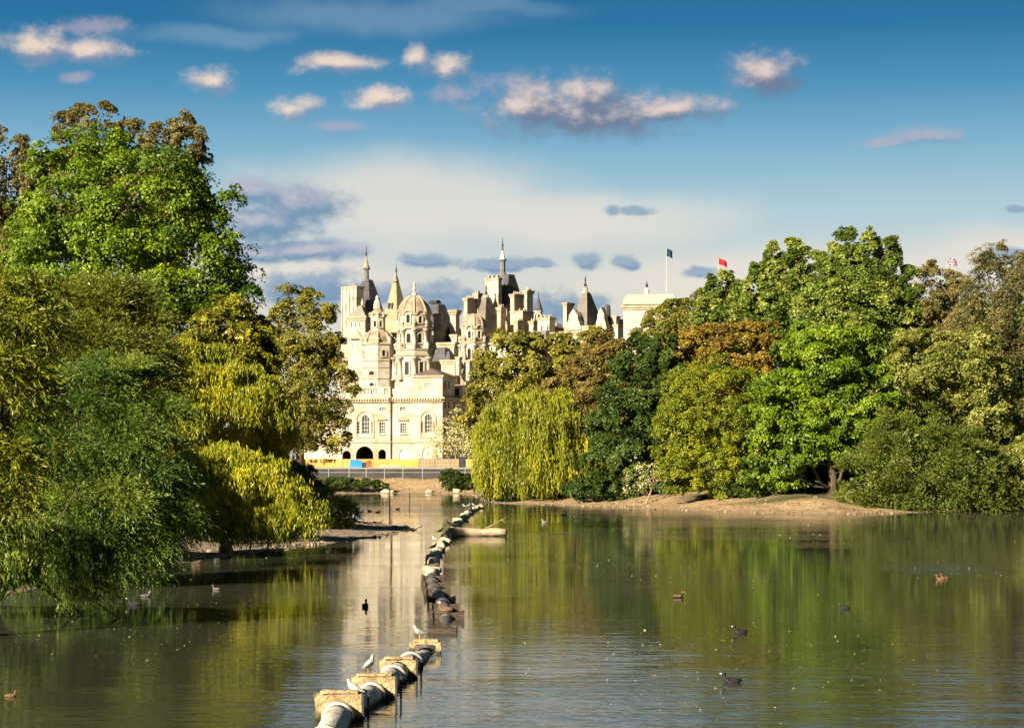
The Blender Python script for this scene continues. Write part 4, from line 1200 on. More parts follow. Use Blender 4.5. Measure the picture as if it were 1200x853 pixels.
def broad_crown(parent, blobs, mat, rng, nb=70, clumps=13, leaves=36, L=.34, Wd=.22, cr=.30, droop=.25, up=.45, rough=.55, size=(.30, .46), flat=.75, thin=.55, name='crown', tone_shift=0.0, lean=(0, 0, 0), holes=0.0, dense=1.45, fill=1.0, fine=.78):
    P, Rr, O = boughs(blobs, int(nb * dense), rng, size, flat)
    if holes:
        k = rng.uniform(size=len(P)) > holes; P, Rr, O = P[k], Rr[k], O[k]
    nbo = len(P)
    btone = rng.normal(0, .19, nbo)
    k = np.repeat(np.arange(nbo), clumps)
    d = rdir(rng, len(k)); d += O[k] * .55 + np.array((0, 0, up)); d /= np.linalg.norm(d, axis=1, keepdims=True)
    cp = P[k] + d * Rr[k] * rng.choice([.6, .8, .95, 1.1, 1.4], p=[.2, .25, .25, .2, .1], size=(len(k), 1)) * rng.uniform(.9, 1.1, (len(k), 1))
    cn = d * .7 + np.array((0, 0, up)) + rng.normal(size=d.shape) * .2; cn /= np.linalg.norm(cn, axis=1, keepdims=True)
    crad = Rr[k].mean(1) * cr * rng.uniform(.75, 1.35, len(k)) * 1.75
    ctone = btone[k] + rng.normal(0, .10, len(k))
    # fewer leaves on the side that faces away from the lake
    back = np.clip((O[k][:, 1] - .25) * 2, 0, 1)
    L, Wd = L * fine, Wd * fine
    nl = np.maximum(6, leaves / fine ** 1.7 * (1 - thin * back) * rng.uniform(.7, 1.3, len(k))).astype(int)
    j = np.repeat(np.arange(len(k)), nl)
    n = len(j)
    N_ = cn[j]
    ref = np.where(np.abs(N_[:, 2:3]) > .9, np.array([[1., 0, 0]]), np.array([[0., 0, 1]]))
    T1 = np.cross(N_, ref); T1 /= np.linalg.norm(T1, axis=1, keepdims=True); T2 = np.cross(N_, T1)
    a = rng.uniform(0, 2 * math.pi, n); q = np.sqrt(rng.uniform(0, 1, n)) * (1 + .25 * rng.normal(size=n))
    rad = crad[j]
    off = (T1 * np.cos(a)[:, None] + T2 * np.sin(a)[:, None]) * (q * rad)[:, None] + N_ * ((-.45 * q * q + rng.normal(0, .16, n)) * rad)[:, None]
    C = cp[j] + off
    out = (T1 * np.cos(a)[:, None] + T2 * np.sin(a)[:, None])
    A = out + rng.normal(size=(n, 3)) * rough + np.array((0, 0, -droop)) + np.array(lean)
    nl_ = N_ * 1.0 + rng.normal(size=(n, 3)) * rough
    S = np.cross(A, nl_)
    tone = .5 + tone_shift + ctone[j] + rng.normal(0, .13, n)
    Ls = L * rng.uniform(.7, 1.3, n); Ws = Wd * rng.uniform(.7, 1.3, n)
    if fill:
        C2 = []
        for c, r in blobs:
            m_ = int(fill * 1.5 * (r[0] * r[2]) / (L * Wd)); d = rdir(rng, m_)
            C2.append(c + d * r * (rng.uniform(0.1, .68, m_) ** .5)[:, None])
        C2 = np.concatenate(C2); m_ = len(C2)
        C = np.concatenate([C, C2]); A = np.concatenate([A, rng.normal(size=(m_, 3))]); S = np.concatenate([S, rng.normal(size=(m_, 3))])
        Ls = np.concatenate([Ls, L * 1.5 * rng.uniform(.7, 1.3, m_)]); Ws = np.concatenate([Ws, Wd * 1.6 * rng.uniform(.7, 1.3, m_)])
        tone = np.concatenate([tone, .5 + tone_shift + rng.normal(0, .2, m_)])
    return leaf_mesh(name, C, A, S, Ls, Ws, tone, mat, parent)


def willow_crown(parent, blobs, mat, rng, nb=60, tresses=10, strands=6, length=(1.5, 5), L=.4, Wd=.1, step=.16, zmin=.25, spread=.3, out=.7, flat=.8, size=(.3, .45), name='crown', tone_shift=0., thin=.5, jit=.06, zj=.5, swing=.42):
    P, Rr, O = boughs(blobs, nb, rng, size, flat)
    nbo = len(P)
    k = np.repeat(np.arange(nbo), tresses)
    d = rdir(rng, len(k)); d[:, 2] = np.abs(d[:, 2]) * .8 + .1; d += O[k] * .5; d /= np.linalg.norm(d, axis=1, keepdims=True)
    tp = P[k] + d * Rr[k] * rng.uniform(.6, 1.02, (len(k), 1))
    td = d.copy(); td[:, 2] = 0; td += rng.normal(size=td.shape) * .2
    tl = rng.uniform(length[0], length[1], len(k))
    tt = rng.normal(0, .16, nbo)[k] + rng.normal(0, .13, len(k))
    keep = rng.uniform(size=len(k)) > thin * np.clip((O[k][:, 1] - .3) * 2, 0, 1)
    tp, td, tl, tt = tp[keep], td[keep], tl[keep], tt[keep]
    j = np.repeat(np.arange(len(tp)), strands)
    sp = tp[j] + rng.normal(size=(len(j), 3)) * spread * np.array((1, 1, .6))
    sl = tl[j] * rng.uniform(.75, 1.1, len(j)); sd = td[j] + rng.normal(size=(len(j), 3)) * .12
    ml = int(length[1] * 1.1 / step) + 1
    s = (np.arange(ml) + .5)[None, :] * step + rng.uniform(-.5, .5, (len(j), 1)) * step
    arch = 1 - np.exp(-s / 1.1)
    X = sp[:, None, :] + sd[:, None, :] * (out * arch)[..., None]
    fall = np.maximum(0, s - .8 * (1 - np.exp(-s / .5)))
    X = X.copy(); X[..., 2] = sp[:, None, 2] - fall + .18 * np.exp(-((s - .5) / .4) ** 2)
    X[..., 0] += .10 * np.sin(s * 1.1 + rng.uniform(0, 6, (len(j), 1)))
    ok = (s < sl[:, None]) & (X[..., 2] > zmin + rng.uniform(0, 1, (len(j), 1)) ** 2 * zj)
    C = X[ok]; n = len(C)
    C = C + rng.normal(size=(n, 3)) * jit
    side = rng.normal(size=(n, 3)); side[:, 2] *= .3
    A = np.array((0, 0, -1.0)) + side * swing
    S = np.cross(A, rng.normal(size=(n, 3)) + np.array((-.3, -.5, .3)))
    frac = (s / sl[:, None])[ok]
    tone = .5 + tone_shift + np.repeat(tt[j][:, None], ml, 1)[ok] + rng.normal(0, .12, n)
    return leaf_mesh(name, C, A, S, L * rng.uniform(.7, 1.3, n), Wd * rng.uniform(.7, 1.3, n), tone, mat, parent)


def feather_crown(parent, blobs, mat, rng, nb=70, twigs=40, length=(.6, 1.6), L=.16, Wd=.04, step=.05, up=.5, droop=.5, size=(.28, .42), name='crown', tone_shift=0., thin=.5, flat=.8, btv=.12):
    """fine arching twigs set with narrow leaves (osier, tamarisk-like)"""
    P, Rr, O = boughs(blobs, nb, rng, size, flat)
    nbo = len(P)
    k = np.repeat(np.arange(nbo), twigs)
    kp = rng.uniform(size=len(k)) > thin * np.clip((O[k][:, 1] - .3) * 2, 0, 1); k = k[kp]
    d = rdir(rng, len(k)) + O[k] * .7 + np.array((0, 0, up)); d /= np.linalg.norm(d, axis=1, keepdims=True)
    b = P[k] + d * Rr[k] * rng.uniform(.35, .85, (len(k), 1))
    ln = rng.uniform(length[0], length[1], len(k))
    tt = rng.normal(0, btv, nbo)[k] + rng.normal(0, .09, len(k))
    ml = int(length[1] / step) + 1
    s = (np.arange(ml) + .5)[None] * step
    X = b[:, None] + d[:, None] * s[..., None]
    X[..., 2] -= droop * s ** 2 * .5
    ok = s < ln[:, None]
    C = X[ok]; n = len(C)
    dd = np.repeat(d[:, None], ml, 1)[ok]; ss = np.repeat(s, len(k), 0)[ok]
    A = dd + rng.normal(size=(n, 3)) * .38; A[:, 2] -= droop * ss * .8
    C = C + rng.normal(size=(n, 3)) * .03
    S = np.cross(A, rng.normal(size=(n, 3)) + dd * .5)
    tone = .5 + tone_shift + np.repeat(tt[:, None], ml, 1)[ok] + rng.normal(0, .12, n)
    Ls = L * rng.uniform(.7, 1.3, n); Ws = Wd * rng.uniform(.7, 1.3, n)
    C2 = []
    for c, r in blobs:
        m_ = int(4.0 * (r[0] * r[2]) / (L * Wd * 6)); q = rdir(rng, m_)
        C2.append(c + q * r * (rng.uniform(0.2, .80, m_) ** .5)[:, None])
    C2 = np.concatenate(C2); m_ = len(C2)
    C = np.concatenate([C, C2]); A = np.concatenate([A, rng.normal(size=(m_, 3))]); S = np.concatenate([S, rng.normal(size=(m_, 3))])
    Ls = np.concatenate([Ls, L * 2.0 * rng.uniform(.7, 1.3, m_)]); Ws = np.concatenate([Ws, Wd * 3.2 * rng.uniform(.7, 1.3, m_)])
    tone = np.concatenate([tone, .4 + tone_shift + rng.normal(0, .2, m_)])
    return leaf_mesh(name, C, A, S, Ls, Ws, tone, mat, parent)


LM = {
    'bright': leaf_mat('bright_green_leaf', (0.045, 0.095, 0.006), (0.135, 0.215, 0.01), (0.27, 0.36, 0.02)),
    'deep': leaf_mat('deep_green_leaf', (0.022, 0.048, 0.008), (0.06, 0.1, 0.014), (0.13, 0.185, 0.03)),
    'olive': leaf_mat('olive_leaf', (0.085, 0.092, 0.014), (0.2, 0.195, 0.028), (0.36, 0.33, 0.05)),
    'brown': leaf_mat('brown_bud_leaf', (0.08, 0.068, 0.022), (0.165, 0.142, 0.045), (0.29, 0.245, 0.08)),
    'willow': leaf_mat('golden_willow_leaf', (.095,.115,.008), (.245,.265,.014), (.42,.40,.025)),
    'willow_l': leaf_mat('yellow_willow_leaf', (0.108, 0.138, 0.007), (0.270, 0.290, 0.012), (0.513, 0.464, 0.022)),
    'osier': leaf_mat('olive_osier_leaf', (0.035, 0.075, 0.012), (0.095, 0.165, 0.022), (0.25, 0.3, 0.04)),
    'lime': leaf_mat('lime_leaf', (0.081, 0.116, 0.007), (0.182, 0.217, 0.012), (0.338, 0.348, 0.022)),
    'yellow': leaf_mat('yellow_green_leaf', (0.108, 0.116, 0.010), (0.257, 0.254, 0.017), (0.486, 0.450, 0.036)),
    'rust': leaf_mat('rust_leaf', (.12,.085,.014), (.26,.18,.025), (.38,.29,.045)),
    'russet': leaf_mat('russet_leaf', (0.1, 0.08, 0.02), (0.2, 0.15, 0.035), (0.3, 0.235, 0.05)),
    'poplar': leaf_mat('poplar_leaf', (0.048, 0.085, 0.012), (0.15, 0.21, 0.028), (0.4, 0.44, 0.09)),
    'shrub': leaf_mat('small_shrub_leaf', (0.045, 0.072, 0.01), (0.115, 0.15, 0.018), (0.22, 0.245, 0.035)),
    'cream': leaf_mat('cream_leaf', (0.085, 0.1, 0.018), (0.21, 0.23, 0.04), (0.44, 0.43, 0.12)),
    'grey': leaf_mat('grey_green_leaf', (0.075, 0.075, 0.024), (0.155, 0.145, 0.046), (0.27, 0.235, 0.08)),
    'spray': leaf_mat('long_spray_leaf', (.06,.085,.008), (.155,.185,.014), (.36,.36,.03)),
    'osier_y': leaf_mat('pale_osier_leaf', (.055,.075,.010), (.145,.175,.020), (.30,.31,.035)),
    'dead': leaf_mat('dead_leaf', (0.04, 0.028, 0.016), (0.12, 0.08, 0.04), (0.30, 0.2, 0.09)),
    'blossom': leaf_mat('pale_dry_leaf', (0.297, 0.275, 0.108), (0.540, 0.507, 0.240), (0.756, 0.725, 0.384)),
}
SEED = [100]


def tree(name, label, cat, kind, ells, Y, mat, base=None, r0=.35, bark='bark', depth=.85, group=None, trunk=True, fork=None, **kw):
    SEED[0] += 1
    rng = np.random.default_rng(SEED[0])
    blobs = px_blobs(ells, Y, depth)
    if base is None:
        cx = sum(e[0] * e[2] for e in ells) / sum(e[2] for e in ells)
        bx, by = WX(cx, Y), Y
    else:
        by = base[1] if len(base) > 1 else Y
        bx = WX(base[0], by)
    bz = max(hz(bx, by), -0.3) - 0.08
    root = empty(name, (bx, by, bz), 0, label, cat, group)
    off = np.array((bx, by, bz))
    blobs = [(c - off, r) for c, r in blobs]
    if trunk:
        trunk_mesh('trunk' if trunk is True else trunk, (0, 0, 0), blobs, r0, rng, M[bark], root, fork=fork)
    fn = {'broad': broad_crown, 'willow': willow_crown, 'feather': feather_crown}[kind]
    if kind == 'willow':
        kw['zmin'] = kw.get('zmin', .3) - bz
    fn(root, blobs, LM[mat], rng, **kw)
    return root


# ---- left bank
tree('brown_tree', 'tall brown budding tree behind the bright green crown, its twin tufts highest of all', 'tree', 'broad',
     [(108, 165, 44, 48), (140, 190, 30, 50), (95, 240, 60, 60)], 172, 'brown', r0=.5, nb=70, leaves=34, L=.27, Wd=.16, cr=.26, size=(.22, .38), holes=.1)
tree('brown_tree', 'ochre brown tree peeping over the right shoulder of the bright green crown', 'tree', 'broad',
     [(203, 172, 36, 42), (212, 218, 34, 46), (190, 260, 50, 60)], 166, 'brown', r0=.5, nb=70, leaves=34, L=.27, Wd=.17, cr=.26, size=(.22, .38), holes=.1, tone_shift=.12)
tree('brown_tree', 'olive brown tree at the edge of the photo left of the bright green crown', 'tree', 'broad',
     [(8, 215, 46, 66), (-40, 260, 60, 90), (20, 300, 50, 70)], 150, 'brown', r0=.5, nb=90, leaves=34, L=.26, Wd=.15, cr=.26, size=(.22, .38), holes=.1)
tree('broadleaf_tree', 'big bright green tree with dense layered crown, tallest mass on the left bank', 'tree', 'broad',
     [(150, 250, 96, 84), (222, 305, 72, 86), (92, 245, 66, 78), (120, 330, 110, 80), (248, 370, 50, 60), (60, 330, 60, 80)], 138, 'bright', base=(150, 140), r0=.6,
     nb=190, clumps=10, leaves=46, L=.27, Wd=.18, cr=.27, droop=.35, size=(.24, .40), flat=.6)
tree('broadleaf_tree', 'yellow green tree between the bright green crown and the olive plane tree', 'tree', 'broad',
     [(270, 395, 46, 42), (290, 440, 36, 50), (240, 420, 36, 36)], 134, 'yellow', r0=.35, nb=110, leaves=40, L=.23, Wd=.16, cr=.26, tone_shift=-.1, holes=.1, size=(.24, .4))
tree('plane_tree', 'large olive plane tree standing left of the arched stone block', 'tree', 'broad',
     [(356, 392, 44, 54), (370, 460, 42, 62), (330, 430, 32, 70), (375, 500, 36, 30), (342, 505, 36, 28), (318, 470, 26, 50), (350, 440, 44, 60)], 372, 'olive', r0=.6,
     nb=220, clumps=11, leaves=34, L=.46, Wd=.32, cr=.26, size=(.17, .30), holes=.05)
tree('osier_tree', 'paler olive yellow feathery osier rising behind the dark green one', 'tree', 'feather',
     [(122, 396, 60, 64), (160, 440, 46, 60), (80, 430, 60, 64)], 95, 'osier_y', base=(120, 97), r0=.3,
     nb=150, twigs=100, length=(.45, 1.3), L=.17, Wd=.042, step=.075, up=.5, droop=.4, size=(.22, .36))
tree('osier_tree', 'feathery dark green osier leaning over the water beside the near sprays', 'tree', 'feather',
     [(92, 500, 84, 84), (150, 505, 60, 80), (130, 590, 92, 80), (170, 602, 42, 56), (70, 605, 60, 75), (150, 645, 60, 28), (30, 600, 50, 70)], 88, 'osier', base=(90, 92), r0=.3,
     nb=190, twigs=130, length=(.45, 1.35), L=.17, Wd=.038, step=.075, up=.5, droop=.7, size=(.22, .40), flat=.5, btv=.2)
tree('weeping_willow', 'yellow weeping willow with hanging tresses and bare tan branches, behind the lower willow', 'willow tree', 'willow',
     [(198, 428, 36, 26), (238, 440, 38, 26), (280, 460, 36, 26), (312, 478, 22, 22), (188, 470, 34, 44), (225, 470, 40, 30), (262, 505, 56, 34, 5), (312, 512, 28, 40, 5)], 126, 'willow_l', base=(235, 128), r0=.35, bark='bark_l',
     nb=150, tresses=14, strands=7, length=(.4, 2.0), L=.26, Wd=.06, step=.11, spread=.22, size=(.24, .4), thin=.4, swing=.3)
tree('weeping_willow', 'low bright yellow willow sweeping down to the mud bar on the left bank', 'willow tree', 'willow',
     [(248, 548, 40, 22), (290, 558, 42, 24), (326, 583, 34, 22), (354, 602, 20, 18), (232, 592, 46, 36), (285, 608, 60, 22)], 117, 'willow_l', base=(265, 121), r0=.3, bark='bark_l',
     nb=120, tresses=15, strands=7, length=(.4, 2.0), L=.26, Wd=.055, step=.10, spread=.2, size=(.24, .4), thin=.4, zmin=.35, swing=.3)
tree('weeping_willow', 'dark green willow boughs drooping to the water in the near left corner', 'willow tree', 'willow',
     [(40, 645, 58, 26), (-20, 650, 60, 34), (88, 664, 34, 20), (108, 684, 20, 14)], 69, 'osier', base=(-25, 76), r0=.3,
     nb=70, tresses=22, strands=8, length=(.4, 1.5), L=.15, Wd=.03, step=.055, spread=.14, size=(.26, .42), zmin=.12, thin=.4, jit=.03, tone_shift=.12)
tree('broadleaf_tree', 'near tree with long yellow green leaf sprays, cut by the left edge of the photo', 'tree', 'feather',
     [(10, 400, 60, 78), (-50, 430, 90, 110), (20, 490, 46, 70), (-10, 560, 50, 70), (-70, 540, 70, 90), (40, 350, 30, 36)], 63, 'spray', base=(-90, 61), r0=.3,
     nb=200, twigs=34, length=(.35, .95), L=.17, Wd=.042, step=.06, up=.3, droop=1.1, size=(.2, .34), tone_shift=-.05)
tree('waterside_shrub', 'small rounded dark green shrub on the tip of the mud bar', 'shrub', 'feather',
     [(386, 602, 30, 20), (362, 600, 20, 22), (402, 606, 15, 12)], 156, 'shrub', base=(385, 157), r0=.08, trunk='stem',
     nb=60, twigs=60, length=(.3, .8), L=.17, Wd=.06, step=.08, size=(.3, .45))
tree('bank_shrub', 'dark low growth on the bank in the shade under the two yellow willows', 'shrub', 'broad',
     [(205, 622, 40, 30), (250, 618, 46, 26), (295, 622, 30, 20), (170, 630, 40, 30)], 137, 'deep', base=(240, 138), r0=.08, trunk='stem', nb=80, leaves=36, L=.22, Wd=.13, tone_shift=-.1)
tree('bank_shrub', 'dark green bush beside the left end of the grey wall', 'shrub', 'broad',
     [(345, 575, 34, 28), (322, 560, 24, 30), (368, 590, 18, 14)], 200, 'deep', base=(340, 202), r0=.1, trunk='stem', nb=60, leaves=40, L=.26, Wd=.14)

SEED[0] = 300
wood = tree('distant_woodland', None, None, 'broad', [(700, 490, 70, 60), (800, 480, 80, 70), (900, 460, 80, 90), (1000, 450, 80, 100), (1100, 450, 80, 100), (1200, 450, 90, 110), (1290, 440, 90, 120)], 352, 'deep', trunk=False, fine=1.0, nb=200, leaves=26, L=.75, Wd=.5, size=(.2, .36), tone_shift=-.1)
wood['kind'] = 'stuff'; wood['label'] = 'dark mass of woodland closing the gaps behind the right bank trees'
wood = tree('distant_woodland', None, None, 'broad', [(-60, 420, 90, 130), (40, 430, 80, 120), (130, 470, 70, 90), (210, 490, 60, 70), (285, 520, 34, 40), (-195, 450, 110, 150, -90), (-330, 440, 130, 190, -95)], 190, 'deep', trunk=False, fine=1.0, nb=200, leaves=26, L=.45, Wd=.3, size=(.2, .36), tone_shift=-.1)  # last two masses lie out of view, added to shade the willow and osier
wood['kind'] = 'stuff'; wood['label'] = 'dark mass of woodland closing the gaps behind the left bank trees, with unseen nearer masses added to shade the bank'
SEED[0] = 120
# ---- right bank, back row first
tree('plane_tree', 'olive yellow plane tree behind the golden weeping willow', 'tree', 'broad',
     [(600, 430, 46, 40), (585, 475, 42, 44), (655, 455, 50, 46), (640, 420, 40, 30), (690, 430, 40, 40)], 310, 'olive', base=(640, 312), r0=.5,
     nb=150, leaves=36, L=.46, Wd=.34, cr=.27, size=(.2, .34), holes=.08, tone_shift=.1)
tree('russet_tree', 'reddish brown tree between the golden willow and the dark green tree', 'tree', 'broad',
     [(705, 435, 40, 44), (680, 470, 46, 40), (725, 470, 40, 50)], 300, 'russet', r0=.4, nb=110, leaves=36, L=.42, Wd=.28, cr=.27, size=(.2, .34))
tree('plane_tree', 'loose olive plane tree in front of the white house with the green roof', 'tree', 'broad',
     [(812, 385, 48, 36), (780, 395, 36, 28), (850, 370, 36, 36), (810, 430, 60, 40)], 330, 'olive', r0=.5, nb=120, leaves=32, L=.46, Wd=.32, cr=.27, size=(.2, .36), holes=.12)
tree('rust_tree', 'rust orange tree rising behind the yellow green tree', 'tree', 'broad',
     [(850, 408, 58, 30), (803, 415, 36, 28), (892, 404, 26, 26), (845, 450, 66, 40)], 252, 'rust', r0=.4, nb=120, leaves=36, L=.40, Wd=.26, cr=.27, size=(.2, .34), holes=.05)
tree('poplar_tree', 'small wind-bent poplar at the left end of the poplar pair', 'tree', 'broad',
     [(850, 355, 20, 32), (832, 375, 20, 28), (866, 380, 24, 30)], 268, 'poplar', r0=.25, nb=55, leaves=40, L=.40, Wd=.28, cr=.3, flat=1.3, up=.8, lean=(.5, 0, .5), size=(.22, .36))
tree('poplar_tree', 'left of the two tall poplars, pale leaves blown to the right', 'tree', 'broad',
     [(886, 348, 15, 38), (905, 328, 16, 42), (926, 320, 17, 38), (946, 330, 15, 40), (898, 378, 32, 38), (935, 384, 38, 44)], 262, 'poplar', r0=.45, nb=110, leaves=44, L=.42, Wd=.30, cr=.3, flat=1.35, up=.8, lean=(.6, 0, .5), size=(.2, .34), tone_shift=.06)
tree('poplar_tree', 'right and taller of the two poplars, topping the whole right bank', 'tree', 'broad',
     [(974, 334, 16, 42), (994, 316, 18, 40), (1018, 312, 18, 38), (1040, 326, 16, 42), (1062, 350, 16, 36), (1000, 370, 52, 46), (1048, 392, 34, 38)], 258, 'poplar', r0=.5, nb=150, leaves=44, L=.42, Wd=.30, cr=.3, flat=1.35, up=.8, lean=(.6, 0, .5), size=(.2, .33))
tree('brown_tree', 'rounded brown tree showing between the poplars and the tall grey green tree', 'tree', 'broad',
     [(1092, 342, 32, 36), (1120, 360, 30, 36), (1085, 395, 40, 40)], 300, 'brown', r0=.4, nb=80, leaves=34, L=.40, Wd=.25, cr=.27, size=(.2, .34), tone_shift=.15, holes=.06)
tree('grey_green_tree', 'tall slender grey green tree at the right edge of the photo', 'tree', 'broad',
     [(1165, 355, 36, 60), (1200, 370, 46, 66), (1150, 420, 36, 60), (1225, 440, 60, 70)], 258, 'grey', r0=.4, nb=140, leaves=34, L=.34, Wd=.17, cr=.27, flat=1.2, size=(.18, .32), up=.7, lean=(.2, 0, .5), holes=.1)
tree('dark_tree', 'dark green tree in the gap behind the cream leaved tree', 'tree', 'broad',
     [(1050, 455, 46, 70), (1120, 470, 90, 70), (1200, 490, 50, 60)], 262, 'deep', r0=.4, nb=150, leaves=36, L=.40, Wd=.26, tone_shift=-.12)
tree('dark_tree', 'dense dark green tree beside the golden weeping willow', 'tree', 'broad',
     [(755, 455, 40, 56), (740, 510, 46, 60), (775, 520, 40, 56), (715, 545, 32, 36), (775, 425, 28, 30)], 247, 'deep', base=(748, 249), r0=.4,
     nb=150, leaves=42, L=.36, Wd=.25, cr=.27, size=(.2, .34))
# ---- right bank, front row
tree('weeping_willow', 'golden weeping willow with long curtains over the far water', 'willow tree', 'willow',
     [(630, 498, 54, 42), (600, 532, 42, 48), (676, 528, 40, 48), (634, 546, 74, 46)], 266, 'willow', base=(632, 268), r0=.45,
     nb=100, tresses=12, strands=9, length=(1.0, 6.0), L=.50, Wd=.105, step=.25, spread=.34, out=.8, swing=.24, size=(.2, .34), zmin=.4, jit=.05, zj=3.0)
tree('bushy_tree', 'dense rounded yellow green tree on the right bank, small leaves down to the ground', 'tree', 'broad',
     [(832, 480, 56, 58), (800, 520, 34, 56), (868, 520, 44, 60), (835, 545, 60, 38), (880, 470, 30, 40)], 231, 'lime', base=(835, 233), r0=.35,
     nb=230, clumps=10, leaves=40, L=.27, Wd=.18, cr=.26, size=(.17, .28), rough=.8)
tree('broadleaf_tree', 'fresh green tree with layered branches and forked trunk showing on the sandy bank', 'tree', 'broad',
     [(965, 420, 60, 44), (930, 470, 58, 40), (1005, 470, 50, 42), (970, 500, 80, 36), (920, 530, 44, 34), (1010, 520, 40, 30), (900, 560, 40, 16)], 225, 'bright', base=(977, 225), r0=.42, bark='bark', fork=[(-3.4, -1.5, 4.2, .5, .2), (-2.2, -2.2, 1.5, .8, .16), (1.6, -.5, 5.0, 1.0, .2), (-.8, -1.0, 7.0, 1.2, .2), (-5.0, -1.5, 2.2, .7, .12)],
     nb=190, clumps=10, leaves=44, L=.36, Wd=.27, cr=.28, size=(.2, .33), flat=.5, droop=.35, holes=.05)
tree('whitebeam_tree', 'tree of pale cream green leaves above the great round shrub', 'tree', 'broad',
     [(1115, 430, 60, 46), (1085, 470, 46, 40), (1150, 470, 42, 46), (1075, 415, 34, 30)], 238, 'cream', r0=.35, nb=130, leaves=30, L=.38, Wd=.24, cr=.3, size=(.2, .33), up=.7, lean=(.1, 0, .5), holes=.1, tone_shift=-.03)
tree('round_shrub', 'great rounded olive green shrub reaching the water on the right bank', 'shrub', 'feather',
     [(1080, 545, 74, 52), (1040, 560, 52, 38), (1130, 555, 58, 44), (1165, 572, 30, 32), (1085, 586, 108, 22), (1020, 584, 38, 22), (1150, 586, 50, 20), (1060, 510, 50, 32)], 216, 'shrub', base=(1085, 218), r0=.12, trunk='stem',
     nb=260, twigs=60, length=(.4, 1.0), L=.24, Wd=.10, step=.13, up=.6, droop=.2, size=(.15, .25))
tree('flowering_shrub', 'pale cream flowering shrub cut by the right edge of the photo', 'shrub', 'broad',
     [(1200, 555, 26, 46), (1215, 575, 30, 36)], 224, 'cream', r0=.1, trunk='stem', nb=70, leaves=36, L=.26, Wd=.17, size=(.2, .34), tone_shift=.0)
tree('dry_shrub', 'pale dry shrub with bare twigs at the foot of the dark green tree', 'shrub', 'broad',
     [(756, 556, 22, 18), (775, 550, 16, 16), (738, 570, 14, 10)], 238, 'blossom', base=(757, 238), r0=.1, bark='bark_l', trunk='stem', nb=18, clumps=4, leaves=8, L=.26, Wd=.12, holes=.3, fill=.2)
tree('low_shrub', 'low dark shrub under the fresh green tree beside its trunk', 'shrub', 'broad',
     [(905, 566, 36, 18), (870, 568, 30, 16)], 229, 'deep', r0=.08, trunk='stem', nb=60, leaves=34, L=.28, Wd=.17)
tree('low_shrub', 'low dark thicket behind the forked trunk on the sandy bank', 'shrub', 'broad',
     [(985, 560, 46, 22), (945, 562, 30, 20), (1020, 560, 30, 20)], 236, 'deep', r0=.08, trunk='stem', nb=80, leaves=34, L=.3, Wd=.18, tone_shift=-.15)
tree('low_shrub', 'dark low growth added to stand for the shade under the golden willow at the water line', 'shrub', 'broad',
     [(600, 576, 34, 11), (650, 576, 40, 12), (690, 576, 24, 10)], 267, 'deep', r0=.08, trunk='stem', nb=70, leaves=30, L=.3, Wd=.18, tone_shift=-.25)  # darkened leaves put in where only the willow's shade lies
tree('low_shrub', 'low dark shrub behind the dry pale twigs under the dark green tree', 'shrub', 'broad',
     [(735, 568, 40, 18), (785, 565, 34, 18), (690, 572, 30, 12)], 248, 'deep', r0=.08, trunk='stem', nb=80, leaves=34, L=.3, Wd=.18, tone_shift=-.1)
# ---- at the far end
tree('bare_tree', 'thin pale twiggy tree before the shaded side of the arched block', 'tree', 'broad',
     [(520, 515, 18, 22), (540, 505, 18, 26), (508, 528, 12, 14), (548, 525, 12, 18)], 425, 'blossom', base=(533, 425), r0=.15, bark='bark_l', nb=40, clumps=5, leaves=9, L=.4, Wd=.24, holes=.15)
for lab, e, Y in (('long low hedge of green plants below the grey wall', [(398, 566, 22, 6), (428, 567, 18, 6), (448, 569, 8, 4)], 338.5), ('green clump of plants at the right end of the grey wall', [(530, 561, 16, 9), (545, 564, 16, 8)], 339.5)):
    tree('low_hedge', lab, 'hedge', 'broad', e, Y, 'deep', r0=.05, trunk='stem', nb=50, clumps=8, leaves=30, L=.34, Wd=.12, tone_shift=-.05, up=.9, lean=(0, 0, .8))

